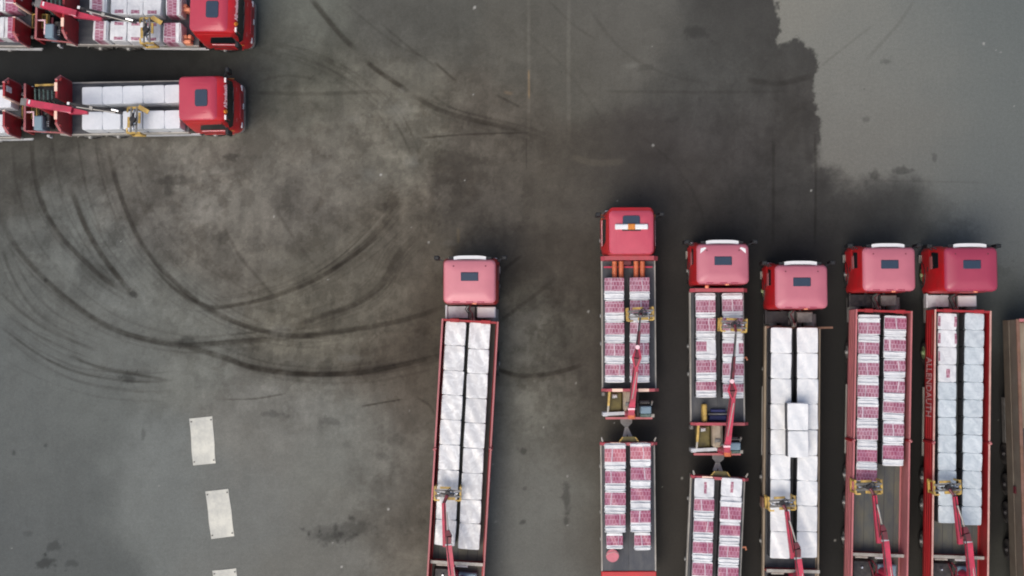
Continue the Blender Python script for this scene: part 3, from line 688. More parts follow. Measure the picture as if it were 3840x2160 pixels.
# ------------------------------------------------------------------ load carriers
def platform(veh, y0, y1, z=1.2, hw=1.26, deck='deck_grey', side='pale_steel', beam='dark_steel'):
    r = veh.root
    MB().box(-hw+.06, hw-.06, y0, y1, z-.08, z).build('deck', deck, r)
    for s in (-1, 1):
        MB().box(min(s*(hw-.06), s*hw), max(s*(hw-.06), s*hw), y0, y1, z-.26, z+.03).build('side_rail', side, r)
    mb = MB()
    for s in (-1, 1): mb.box(s*.45-.06, s*.45+.06, y0+.1, y1-.1, z-.42, z-.085)
    y = y0+.4
    while y < y1-.2: mb.box(-hw+.07, hw-.07, y-.05, y+.05, z-.20, z-.086); y += .9
    mb.build('chassis', beam, r)

def headboard(veh, y, z0, z1, hw=1.27, t=.10, mt='deep_red', marks=True, slant=0.0, name='headboard'):
    r = veh.root
    h = MB().poly([(-hw, y-t/2), (hw, y-t/2), (hw, y+t/2), (-hw, y+t/2)], z0, z1-.30)
    h.poly([(-hw+.18, y-t/2), (hw-.18, y-t/2), (hw-.18, y+t/2), (-hw+.18, y+t/2)], z1-.30, z1)
    o = h.build(name, mt, r)
    MB().bar((-hw-.02, y, z1-.26), (-hw+.19, y, z1+.01), t+.03, .06).bar((hw+.02, y, z1-.26), (hw-.19, y, z1+.01), t+.03, .06).bar((-hw+.16, y, z1+.012), (hw-.16, y, z1+.012), t+.03, .06).build('top_tube', 'dusty_red', o)
    if marks:
        for s in (-1, 1):
            MB().box(min(s*.36, s*.84), max(s*.36, s*.84), y-t/2-.02, y+t/2+.02, z1+.045, z1+.06).build('reflective_strip', 'cream_mark', o)

def side_walls(veh, y0, y1, z0, z1, hw, mt, rail, t=.05, rail_mt='rail_cream', post=True, lean=0.0):
    for s in (-1, 1):
        mb = MB()
        mb.add([(s*(hw-t), y0, z0), (s*hw, y0, z0), (s*hw, y1, z0), (s*(hw-t), y1, z0),
                (s*(hw-t+lean), y0, z1), (s*(hw+lean), y0, z1), (s*(hw+lean), y1, z1), (s*(hw-t+lean), y1, z1)],
               [(0,3,2,1),(4,5,6,7),(0,1,5,4),(1,2,6,5),(2,3,7,6),(3,0,4,7)])
        for zz in (z0+.28, z0+.56, z0+.84):
            if zz < z1-.1: mb.box(min(s*hw, s*(hw+.02)), max(s*hw, s*(hw+.02)), y0, y1, zz-.02, zz+.02)
        o = mb.build('side_wall', mt, veh.root)
        MB().box(min(s*(hw-t-.01+lean), s*(hw+.015+lean)), max(s*(hw-t-.01+lean), s*(hw+.015+lean)), y0-.01, y1+.01, z1, z1+.04).build('top_rail', rail, o)

def grab(veh, c, ang, wid=1.15, ln=.62, ztop=2.95, z0=1.55, dull=False):
    """brick clamp: yellow frame with two hanging jaws; c = local centre, ang = heading"""
    r = veh.root
    T = Matrix.Translation((c.x, c.y, 0)) @ Matrix.Rotation(ang, 4, 'Z')
    def X(mb):
        mb.v = [T @ v for v in mb.v]; return mb
    mb = MB()
    for s in (-1, 1):
        mb.bar((-wid/2, s*.13, ztop-.22), (wid/2, s*.13, ztop-.22), .07, .08)
    mb.bar((-wid*.5, .13, ztop-.22), (-.1, -.13, ztop-.16), .05, .05); mb.bar((wid*.5, .13, ztop-.22), (.1, -.13, ztop-.16), .05, .05)
    g = X(mb).build('brick_clamp', 'grey_steel', r)
    for s in (-1, 1):
        m2 = MB().bar((s*wid/2, -ln/2, ztop-.28), (s*wid/2, ln/2, ztop-.28), .09, .10)
        for y in (-ln/2+.05, ln/2-.05): m2.bar((s*wid/2, y, ztop-.28), (s*(wid/2-.02), y, z0), .06, .08)
        m2.bar((s*(wid/2-.02), -ln/2, z0), (s*(wid/2-.02), ln/2, z0), .10, .12)
        m2.bar((s*wid/2, -ln/2, ztop-.28), (s*(wid/2-.22), -ln/2, ztop-.24), .07, .06)
        X(m2).build('jaw', 'yellow_steel', g)
    X(MB().bar((-wid*.30, .25, ztop-.24), (wid*.12, .25, ztop-.24), .10, .06)).build('clamp_frame', 'yellow_steel', g)
    X(MB().bar((-wid*.12, -.23, ztop-.24), (wid*.30, -.23, ztop-.24), .12, .06)).build('clamp_frame', 'yellow_steel', g)
    X(MB().tube([(0, 0, ztop-.26), (0, 0, ztop+.02)], .13, 12).bar((-.3, .02, ztop-.1), (.3, -.06, ztop-.1), .08, .1)).build('rotator', 'machinery', g)
    X(MB().tube([(-.05, .1, ztop-.05), (.1, .25, ztop-.02), (.25, .1, ztop-.1), (.2, -.1, ztop-.12)], .022, 6)).build('hose', 'black_plastic', g)
    X(MB().tube([(-wid*.4, 0, ztop-.2), (-.12, 0, ztop-.2)], .035, 8).tube([(wid*.4, 0.02, ztop-.2), (.12, .02, ztop-.2)], .035, 8)).build('clamp_ram', 'chrome', g)

def ppoint(veh, p, z): return veh.L(p[0], p[1], z)

# ------------------------------------------------------------------ brick packs
ORD = ['first', 'second', 'third', 'fourth', 'fifth', 'sixth', 'seventh', 'eighth', 'ninth', 'tenth', 'eleventh', 'twelfth']
def pack(veh, x0, x1, ya, yb, z0, h, film, label, pr=None, prmat='print_pink', folds=(), patches=(), crown=.02, wrapside=True, hood=None, pack_group='film wrapped brick packs'):
    """local box x0..x1, ya..yb (ya nearest the front of the vehicle). pr=(a,b) printed share of the length from the front"""
    yf, yr = max(ya, yb), min(ya, yb); L = yf-yr; W = x1-x0
    c = Vector(((x0+x1)/2, (yf+yr)/2, z0))
    root = bpy.data.objects.new('brick_pack', None); COL.objects.link(root); root.empty_display_size = .2
    jit = rnd.uniform(-1, 1)*.02
    root.matrix_world = veh.mw @ Matrix.Translation(c) @ Matrix.Rotation(jit, 4, 'Z')
    tag(root, label, 'brick pack', pack_group)
    ph = [rnd.uniform(0, 6.28) for _ in range(4)]
    hw, hl = W/2-.006, L/2-.002; rr = .024
    def top(x, y):
        ex, ey = hw-abs(x), hl-abs(y)
        e = min(ex, ey); dz = 0 if e > rr else -(rr-math.sqrt(max(0, rr*rr-(rr-max(e, 0))**2)))
        return h+dz*.9+crown*(math.sin(5*x/W+ph[0])*math.sin(4.2*y/L+ph[1])+.5*math.sin(11*x/W+ph[2]+6*y/L))*.8
    def axis(hh, n):
        return [-hh, -hh+.02, -hh+.05]+[-hh+.05+(2*hh-.1)*k/n for k in range(1, n)]+[hh-.05, hh-.02, hh]
    ax, ay = axis(hw, 8), axis(hl, 9)
    mb = MB(); nx_, ny_ = len(ax), len(ay)
    def bx(x, y):     # corners rounded in plan
        qx, qy = hw-abs(x), hl-abs(y)
        if qx < .05 and qy < .05:
            k = .35*(.05-qx+.05-qy)*.5
            return x-math.copysign(k, x), y-math.copysign(k, y)
        return x, y
    vs = []
    for y in ay:
        for x in ax:
            X, Y = bx(x, y); vs.append((X, Y, top(x, y)))
    fs = [(j*nx_+i, j*nx_+i+1, (j+1)*nx_+i+1, (j+1)*nx_+i) for j in range(ny_-1) for i in range(nx_-1)]
    bd = [i for i in range(nx_)]+[j*nx_+nx_-1 for j in range(1, ny_)]+[(ny_-1)*nx_+i for i in range(nx_-2, -1, -1)]+[j*nx_ for j in range(ny_-2, 0, -1)]
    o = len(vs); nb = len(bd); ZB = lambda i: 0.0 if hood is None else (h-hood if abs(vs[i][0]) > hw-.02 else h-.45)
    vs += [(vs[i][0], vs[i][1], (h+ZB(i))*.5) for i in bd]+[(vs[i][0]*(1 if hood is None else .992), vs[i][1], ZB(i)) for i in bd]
    if hood is not None: MB().box(-hw+.025, hw-.025, -hl+.02, hl-.02, .0, h-.10).build('shaded_stack', 'brick_shade', root)  # stack under the hood, its flanks coloured dark as if in deep shade
    for k in range(nb):
        k2 = (k+1) % nb
        fs.append((bd[k], o+k, o+k2, bd[k2])); fs.append((o+k, o+nb+k, o+nb+k2, o+k2))
    mb.add(vs, fs); mb.build('film_cover', film, root, smooth=True)
    def skin(a, b, u0=-1, u1=1, sides=True, mt=prmat, nm='printed_panel'):
        y_1 = hl-2*hl*a; y_0 = hl-2*hl*b
        xs = [hw*u0+(hw*(u1-u0))*k/10 for k in range(11)]
        ys = [y_0+(y_1-y_0)*k/5 for k in range(6)]
        m = MB(); v2 = []
        cols = []
        if sides and hood is None and u0 <= -1: cols += [(-hw-.005, .04), (-hw-.005, h*.5), (-hw-.005, h-.05)]
        cols += [(x, None) for x in xs]
        if sides and hood is None and u1 >= 1: cols += [(hw+.005, h-.05), (hw+.005, h*.5), (hw+.005, .04)]
        for y in ys:
            for (x, z) in cols:
                v2.append((x*(1 if z else .995), y, z if z is not None else top(x*.97, y*.97)+.007))
        n = len(cols)
        m.add(v2, [(j*n+i, j*n+i+1, (j+1)*n+i+1, (j+1)*n+i) for j in range(5) for i in range(n-1)])
        m.build(nm, mt, root, smooth=True)
    if pr:
        e0, e1 = rnd.uniform(-.02, .03), rnd.uniform(-.04, .03)
        skin(max(0, pr[0]+e0), min(1, pr[1]+e1), sides=wrapside)
        if rnd.random() < .8:           # a lengthwise crease of white film over the print
            u = rnd.uniform(-.5, .5); wd = rnd.uniform(.03, .07)
            m = MB(); y_1, y_0 = hl-2*hl*pr[0], hl-2*hl*pr[1]; sk = rnd.uniform(-.03, .03)
            v2 = []
            for t in range(5):
                y = y_0+(y_1-y_0)*t/4; xx = u*hw+sk*(t-2)/2
                v2 += [(xx-wd*hw, y, top(xx-wd*hw, y)+.010), (xx, y, top(xx, y)+.024), (xx+wd*hw, y, top(xx+wd*hw, y)+.010)]
            m.add(v2, [(3*t+a, 3*t+a+1, 3*t+a+4, 3*t+a+3) for t in range(4) for a in (0, 1)])
            m.build('film_crease', 'crease_film', root, smooth=True)
    for (a, b, u0, u1) in patches: skin(a, b, u0, u1, sides=False, nm='printed_patch')
    for fpos, fr in folds:      # rolled film seam across the pack
        y = hl-2*hl*fpos
        m = MB().tube([(-hw+.005, y, h-.04), (-hw+.03, y, h+fr*.45), (0, y+rnd.uniform(-.01, .01), h+fr*.5+rnd.uniform(0, .012)), (hw-.03, y, h+fr*.45), (hw-.005, y, h-.04)], fr, 8)
        m.build('film_fold', film, root, smooth=True)
    return root

def col_x(veh, pa, pb, z):
    """local x of an edge from two image points"""
    a, b = veh.L(pa[0], pa[1], z), veh.L(pb[0], pb[1], z)
    return lambda y: a.x+(b.x-a.x)*(y-a.y)/(b.y-a.y+1e-9)

def rows(veh, side, xl, xr, ys, z0, h, film, what, where, style, rowword):
    """xl, xr = ((px,py),(px,py)) image lines of the two edges of the row; ys = pixel rows"""
    zt = z0+h
    fl, fr_ = col_x(veh, xl[0], xl[1], zt), col_x(veh, xr[0], xr[1], zt)
    for i, (a, b) in enumerate(ys):
        xm = (xl[0][0]+xr[0][0])/2
        A, B = veh.L(xm, a, zt).y, veh.L(xm, b, zt).y
        ym = (A+B)/2
        st = style(i) if callable(style) else style
        st = dict(st)
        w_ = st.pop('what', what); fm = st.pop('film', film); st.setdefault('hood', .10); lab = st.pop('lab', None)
        pack(veh, fl(ym)+rnd.uniform(-.012, .012), fr_(ym)+rnd.uniform(-.012, .012), A, B, z0, h, fm,
             lab or f'{w_}, {ORD[i]} {rowword}, {where}', **st)
def seq(a): return [(a[i], a[i+1]) for i in range(len(a)-1)]

def beams(veh, name, mt, pts, h=.22, parent=None, smooth=False):
    """pts = (px, py, z, width)"""
    mb = MB()
    P = [veh.L(p[0], p[1], p[2]) for p in pts]
    for i in range(len(P)-1):
        mb.bar(P[i], P[i+1], pts[i][3], h, pts[i+1][3], h)
    return mb.build(name, mt, parent or veh.root)
def rod(veh, name, mt, pts, r=.03, parent=None):
    return MB().tube([veh.L(*p) for p in pts], r, 8).build(name, mt, parent or veh.root, smooth=True)
def pbox(veh, name, mt, px0, px1, py0, py1, z0, z1, b=.03, parent=None, zr=None):
    """box whose top face sits where the photo shows it"""
    a, c = veh.L(px0, py0, z1), veh.L(px1, py1, z1)
    x0, x1 = sorted((a.x, c.x)); y0, y1 = sorted((a.y, c.y))
    return MB().box(x0, x1, y0, y1, z0, z1, b).build(name, mt, parent or veh.root, smooth=False)

def fwd(a): return Vector((-math.sin(a), math.cos(a), 0))
def cab_frame(name, roof_front, Hr, hd, off, label, cat, group=None):
    p = at(roof_front[0], roof_front[1], Hr); d = fwd(R(hd))
    front = Vector((p.x, p.y, 0))+d*off
    return V(name, front, front-d, label, cat, group)

# ================================================================== semi tractors
TG = 'red tractor units parked nose up'
def tractor(rf, Hr, hd, roofmat, label, plate='grey_steel', box='grey_steel', boxpx=None, L=2.25, patches=False, green=(), side='grey_steel', tank=True):
    v = cab_frame('tractor_unit', rf, Hr, hd, .40, label, 'truck', TG)
    cab_a(v, Hr, roofmat, L)
    r = v.root
    mb = MB()
    for s in (-1, 1): mb.box(s*.42-.05, s*.42+.05, -6.0, -.3, .72, .98)
    mb.box(-.9, .9, -6.05, -5.95, .6, .95); mb.box(-.37, .37, -L-.9, -L-.05, .70, .9)
    mb.build('chassis', 'dark_steel', r)
    # catwalk plate bent up at the outer edge, box on the other side
    m = MB(); m.box(-1.20, -.18, -L-.62, -L-.08, 1.02, 1.06); m.box(-1.24, -1.16, -L-.66, -L-.02, .80, 1.16)
    m.bar((-1.2, -L-.64, 1.07), (-.5, -L-.56, 1.07), .04, .05)
    m.build('catwalk_plate', plate, r)
    m = MB().box(-.14, .12, -L-.70, -L-.10, .95, 1.03)
    m.build('coupling_plate', 'grey_steel', r)
    m = MB().box(.24, .98 if box == 'grey_steel' else 1.10, -L-.62, -L-.10, .80, 1.12, .04); m.build('air_tank_box', box, r)
    for k in range(3):
        x = -.20+k*.09
        MB().tube([(x, -L-.06, 1.7), (x-.1, -L-.22, 1.35), (x+.04, -L-.42, 1.22), (x+.06, -L-.75, 1.55)], .022, 6).build('hose', ('black_plastic', 'hose', 'crane_dark')[k], r, smooth=True)
    MB().box(-.05, .15, -L-.80, -L-.62, 1.2, 1.42, .03).build('air_coupling', 'pale_steel', r)
    if tank:
        for s in (-1, 1):
            MB().tube([(s*.92, -2.45, .68), (s*.92, -3.6, .68)], .31, 16).build('fuel_tank', side, r, smooth=True)
    for s in (-1, 1):
        mm = MB()
        for k in range(7):
            a0, a1 = R(20+140*k/7), R(20+140*(k+1)/7)
            mm.bar((s*.98, -5.0+.6*math.cos(a0), .5+.6*math.sin(a0)), (s*.98, -5.0+.6*math.cos(a1), .5+.6*math.sin(a1)), .55, .02)
        mm.build('mudguard', 'black_plastic', r)
    wheels(v, (-1.35, -5.0), 1.04, green=green)
    return v

tractor((1761, 981), 3.35, 0.0, 'sheen_pink_b', 'red tractor unit of the lorry standing alone left of the row', 'white_dusty', 'white_paint')
tractor((3006, 1001), 3.20, 0.0, 'sheen_pink_a', 'red tractor unit pulling the beige sided trailer of white packs', 'dark_steel', 'grey_steel', green=(0,))
tractor((3335, 935), 3.30, 0.0, 'sheen_pink_a', 'red tractor unit with pale pink roof in front of the half empty trailer', 'machinery', 'grey_steel')
tractor((3643, 935), 3.52, 0.0, 'sheen_pink_c', 'rightmost red tractor unit with the darkest roof and white box behind the cab', 'white_dusty', 'white_paint', green=(0, 1))

# ================================================================== semi trailers
SG = 'semi trailers loaded with brick packs'
def semi(label, cf, cr, zc, wall_mt, rail_mt, z1, deck='deck_planks', wh=None, low=False, y_len=13.6, lean=0.0, post_py=None, hw=1.27, crane_py=2085, name='semi_trailer'):
    v = V(name, at(cf[0], cf[1], zc), at(cr[0], cr[1], zc), label, 'trailer', SG)
    r = v.root
    platform(v, -y_len, -.02, 1.12, hw=hw-.06, deck=deck, side=wall_mt if not low else 'beige_side')
    side_walls(v, -y_len, -.02, .92, z1, hw, wall_mt, rail_mt, lean=lean)
    yb = v.L(cr[0], crane_py, 1.8).y
    MB().box(-hw+.06, hw-.06, -.10, -.03, 1.13, z1-.04).build('front_wall', 'deep_red' if not low else 'rusty_top', r)
    MB().bar((-hw+.06, -.06, z1), (hw-.06, -.06, z1), .10, .06).box(-.9, -.5, -.14, .03, z1+.03, z1+.07, .02).box(.5, .95, -.14, .03, z1+.03, z1+.07, .02).build('front_wall_rail', 'deep_red' if not low else 'rusty_top', r)
    if post_py:
        for s in (-1, 1):
            y = v.L(cf[0]+s*100, post_py, z1).y
            o = MB().box(min(s*(hw-.07), s*(hw+.07)), max(s*(hw-.07), s*(hw+.07)), y-.07, y+.07, .9, z1+.08, .03).build('wall_post', 'deep_red' if not low else 'rusty_top', r)
            MB().tube([(s*(hw+.06), y-.06, z1+.09), (s*(hw-.05), y+.05, z1+.1)], .05, 8).build('latch', 'pink_wall' if not low else 'grey_steel', o)
    # bulkhead in front of the crane and the machinery behind it
    MB().box(-hw+.07, hw-.07, yb-.06, yb+.03, 1.13, 1.75).build('bulkhead', 'deep_red', r)
    MB().bar((-hw+.07, yb+.0, 1.78), (hw-.07, yb, 1.78), .14, .06).build('bulkhead_rail', 'pale_steel', r)
    MB().box(-.05, .52, yb-.20, yb-.09, 1.55, 1.64, .03).build('step_plate', 'white_dusty', r)
    MB().box(-.95, -.35, yb-.20, yb-.10, 1.50, 1.60, .03).build('control_levers', 'pale_steel', r)
    MB().box(-1.05, -.10, yb-1.35, yb-.28, 1.13, 1.50, .08).build('crane_pump_housing', 'machinery', r)
    MB().box(.10, .95, yb-1.30, yb-.45, 1.13, 1.60, .06).build('oil_tank', 'blue_grey', r)
    MB().tube([(-.62, yb-.62, 1.5), (-.62, yb-.62, 1.62)], .08, 12, .04).build('filter_cap', 'chrome', r, smooth=True)
    MB().tube([(-.15, yb-.3, 1.5), (-.02, yb-.5, 1.75), (.05, yb-.9, 1.5)], .035, 6).tube([(-.3, yb-.35, 1.5), (-.2, yb-.7, 1.7), (-.05, yb-1.1, 1.5)], .03, 6).build('hose', 'crane_dark', r, smooth=True)
    MB().tube([(.28, yb-.75, 1.2), (.28, yb-.75, 2.9)], .19, 14, .14).build('crane_column', 'crane_red', r, smooth=True)
    ys = [v.L(3450, p, .5).y for p in (wh or (1790, 1893, 2029))]
    wheels(v, ys, 1.04)
    for s in (-1, 1):
        mm = MB()
        mm.box(s*1.2-.03, s*1.2+.03, ys[0]+1.0, ys[0]+4.2, .45, .55).box(s*1.2-.03, s*1.2+.03, ys[0]+1.0, ys[0]+4.2, .75, .83)
        mm.build('side_guard', 'pale_steel', r)
        MB().box(s*.8-.06, s*.8+.06, -2.6, -2.45, .25, 1.0).build('landing_leg', 'grey_steel', r)
    return v, yb

PK = 'film wrapped brick packs'
# ---- lone lorry, trailer with ten white packs a side
v3, yb3 = semi('long red walled trailer with two rows of clear wrapped packs, left of the row', (1763,1200), (1708,2160), 2.15, 'red_wall', 'pink_wall', 2.10, wh=(1790,1893,2029), post_py=1685, crane_py=2112, lean=.02)
lb = [1206,1296,1390,1482,1575,1669,1764,1858,1951,2049]
rb = [1210,1309,1401,1495,1587,1682,1776,1876,1965,2063]
cr = dict(crown=.035)
rows(v3, 'l', ((1671,1206),(1628,2049)), ((1749,1206),(1707,2049)), seq(lb), 1.13, .88, 'film_clear', 'clear wrapped pack', 'left row, lone lorry', cr, 'behind the cab')
rows(v3, 'r', ((1761,1210),(1717,2063)), ((1840,1210),(1797,2063)), seq(rb), 1.13, .88, 'film_clear', 'clear wrapped pack', 'right row, lone lorry', cr, 'behind the cab')

def semi_crane(v, base, top, knee, ja, jb, g, gang, mt='crane_red', zt=3.0):
    beams(v, 'crane_boom', mt, [(base[0], base[1], 2.95, .30), (top[0], top[1], 3.12, .25)], .30)
    pb = v.L(base[0], base[1], 2.9); 
    MB().tube([(pb.x, pb.y, 1.2), (pb.x, pb.y, 3.05)], .2, 14, .15).build('crane_column', mt, v.root, smooth=True)
    beams(v, 'boom_collar', 'white_dusty', [(top[0]-1, top[1]+5, 3.20, .32), (top[0]-1, top[1]-2, 3.20, .32)], .12)
    beams(v, 'crane_knuckle', 'crane_dark', [(top[0]-2, top[1]-2, 3.10, .22), (knee[0], knee[1], 3.18, .26), ((knee[0]*2+ja[0])/3, knee[1]-22, 3.15, .14)], .30)
    beams(v, 'crane_jib', mt, [(ja[0], ja[1], 3.05, .20), (jb[0], jb[1], 3.02, .17)], .20)
    beams(v, 'jib_bracket', 'crane_dark', [(ja[0]+2, ja[1]-12, 3.0, .10), (knee[0]-2, knee[1]+8, 3.08, .12)], .12)
    rod(v, 'hydraulic_ram', 'pale_steel', [(knee[0]-2, knee[1]-14, 3.22), (jb[0]+11, jb[1]+34, 3.18)], .035)
    rod(v, 'hydraulic_ram', 'pale_steel', [(base[0]+10, base[1]-10, 3.12), (top[0]+7, top[1]+12, 3.20)], .02)
    rod(v, 'boom_hose', 'black_plastic', [(base[0]-7, base[1]-20, 3.14), (top[0]-7, top[1]+8, 3.28), (knee[0]-6, knee[1]+6, 3.36), (ja[0]+5, ja[1]-30, 3.2)], .022)
    gc = v.L(g[0], g[1], 2.95)
    rod(v, 'jib_hook', 'crane_dark', [(jb[0], jb[1], 3.0), (g[0], g[1]+4, 2.98)], .07)
    rod(v, 'jib_hose', 'black_plastic', [(ja[0]+3, ja[1]-20, 3.17), ((ja[0]+jb[0])/2+3, (ja[1]+jb[1])/2, 3.17), (jb[0]+3, jb[1]+6, 3.13), (g[0]+4, g[1]+6, 2.9)], .022)
    grab(v, gc, gang, 1.16, .62, z0=1.9)
semi_crane(v3, (1697,2178), (1684,2042), (1683,2010), (1669,2050), (1664,1886), (1677,1853), R(2))

# ---- beige sided trailer with bright white packs
v6, yb6 = semi('beige sided trailer filled with bright white packs and two more stacked on top', (2972,1224), (2965,2160), 1.3, 'beige_side', 'beige_side', 1.28, wh=(1800,1905,2040), low=True, crane_py=2142, deck='deck_grey', hw=1.27)
lb = [1228,1324,1420,1515,1611,1705,1799,1895,1994,2095]
rb = [1228,1324,1420,1515,1611,1708,1803,1897,1994,2092]
cw = dict(crown=.03)
rows(v6, 'l', ((2891,1228),(2889,2095)), ((2970,1228),(2963,2095)), seq(lb), 1.13, .92, 'film_bright', 'bright white pack', 'left row, beige sided trailer', cw, 'behind the cab')
rows(v6, 'r', ((2990,1228),(2989,2092)), ((3069,1228),(3065,2092)), seq(rb), 1.13, .92, 'film_bright', 'bright white pack', 'right row, beige sided trailer', cw, 'behind the cab')
rows(v6, 'u', ((2953,1513),(2955,1715)), ((3032,1513),(3034,1715)), [(1512,1614)], 2.07, .72, 'film_bright', 'bright white pack stacked on top', '', dict(cw, lab='upper bright white pack nearer the cab, stacked across both rows of the beige sided trailer'), '')
rows(v6, 'u', ((2953,1513),(2955,1715)), ((3032,1513),(3034,1715)), [(1616,1716)], 2.07, .72, 'film_bright', 'bright white pack stacked on top', '', dict(cw, lab='upper bright white pack nearer the crane, stacked across both rows of the beige sided trailer'), '')
semi_crane(v6, (3002,2180), (2993,2092), (2990,2056), (2972,2093), (2950,1918), (2937,1890), R(4), 'crane_red')
MB().bar((1.0, -.05, 1.3), (1.85, -.02, 1.3), .09, .08).build('front_latch_bar', 'rusty_top', v6.root)
MB().box(-1.36, -1.26, v6.L(2880, 1905, 1.5).y, v6.L(2880, 1865, 1.5).y, .9, 1.5, .03).build('ratchet_box', 'rusty_top', v6.root)

# ---- half empty pink walled trailer
v7, yb7 = semi('pink walled trailer with two rows of printed packs and a bare rear floor', (3317,1162), (3299,2160), 2.2, 'pink_wall', 'pink_wall', 2.12, post_py=1652, crane_py=2082)
P7 = 'pink printed pack with white ends'
lb = [1179,1256,1328,1412,1494,1572,1653,1734,1806]
rb = [1183,1263,1344,1417,1499,1578,1663,1748]
rows(v7, 'l', ((3218,1179),(3211,1806)), ((3301,1179),(3288,1806)), seq(lb), 1.13, .88, 'film_white', P7, 'left row, pink walled trailer', lambda i: dict(pr=(.40, .97), folds=((.30, .035), (.12, .02)) if i else ((.2, .05),), prmat='print_maroon' if i > 5 else 'print_pink'), 'from the front')
rows(v7, 'r', ((3316,1183),(3310,1748)), ((3400,1183),(3388,1748)), seq(rb), 1.13, .88, 'film_white', P7, 'right row, pink walled trailer', lambda i: dict(pr=(.12, .66) if i < 6 else (.06, .75), folds=((.73, .035), (.93, .02)), prmat='print_maroon' if i in (0, 6) else 'print_pink'), 'from the front')
semi_crane(v7, (3335,2185), (3320,2026), (3311,1990), (3296,2036), (3279,1858), (3263,1828), R(3))

# ---- lettered red trailer
v8, yb8 = semi('bright red trailer with white letters along its left side and white packs', (3613,1162), (3602,2160), 2.2, 'red_wall', 'rail_cream', 2.12, post_py=1660, crane_py=2090)
lb = [1174,1237,1301,1367,1433,1499,1565,1631,1698,1765,1831,1897,1962]
rb = [1174,1237,1301,1367,1433,1499,1565,1631,1699,1766,1833,1900,1970]
def s8(i):
    if i == 0: return dict(film='film_white', patches=((.2,.8,-1.0,-.72),(.2,.8,.72,1.0)), what='white pack with side prints')
    if i == 1: return dict(film='film_white', patches=((.2,.8,-1.0,-.72),(.2,.8,.78,1.0)), what='white pack with side prints')
    if i == 2: return dict(film='film_white', patches=((.25,.8,-1.0,-.82),), what='white pack with one side print')
    if i == 3: return dict(film='film_white', patches=((.25,.75,-.12,.30),), what='white pack with central print')
    return dict(crown=.02)
rows(v8, 'l', ((3517,1174),(3519,1968)), ((3588,1174),(3586,1968)), seq(lb), 1.13, .88, 'film_blue', 'bluish white pack', 'left row, lettered red trailer', s8, 'from the front')
rows(v8, 'r', ((3619,1174),(3608,1968)), ((3692,1174),(3681,1968)), seq(rb), 1.13, .88, 'film_blue', 'bluish white pack', 'right row, lettered red trailer', dict(crown=.02), 'from the front')
semi_crane(v8, (3645,2190), (3632,2032), (3622,1998), (3601,2040), (3580,1862), (3560,1830), R(4))
def wall_text(v, body, py0, py1, z0, z1):
    ya, yb = v.L(3470, py0, 1.6).y, v.L(3470, py1, 1.6).y
    cu = bpy.data.curves.new('lettering', 'FONT'); cu.body = body; cu.size = 1; cu.extrude = .004; cu.offset = .012
    to = bpy.data.objects.new('tmp', cu); COL.objects.link(to); dg = bpy.context.evaluated_depsgraph_get(); dg.update()
    me = bpy.data.meshes.new_from_object(to.evaluated_get(dg)); bpy.data.objects.remove(to)
    xs = [p.co.x for p in me.vertices]; ysv = [p.co.y for p in me.vertices]
    sx = (ya-yb)/(max(xs)-min(xs)); sy = (z1-z0)/(max(ysv)-min(ysv))
    for p in me.vertices: p.co.x = (p.co.x-min(xs))*sx; p.co.y = (p.co.y-min(ysv))*sy
    me.materials.clear(); me.materials.append(M['lettering'])
    o = bpy.data.objects.new('lettering', me); COL.objects.link(o); o.parent = v.root
    xa = Vector((0, -1, 0)); yv = Vector((0, 0, 1)); za = xa.cross(yv)
    o.matrix_local = Matrix.Translation((-1.27-.028, ya, z0)) @ Matrix((xa, yv, za)).transposed().to_4x4()
wall_text(v8, 'ALLENDAUTH', 1338, 1562, 1.16, 1.90)
MB().bar((-1.30, v8.L(3470, 1180, 1.6).y, 1.9), (-1.30, v8.L(3470, 1330, 1.6).y, 1.9), .012, .06).build('rust_streak', 'rusty_top', v8.root)

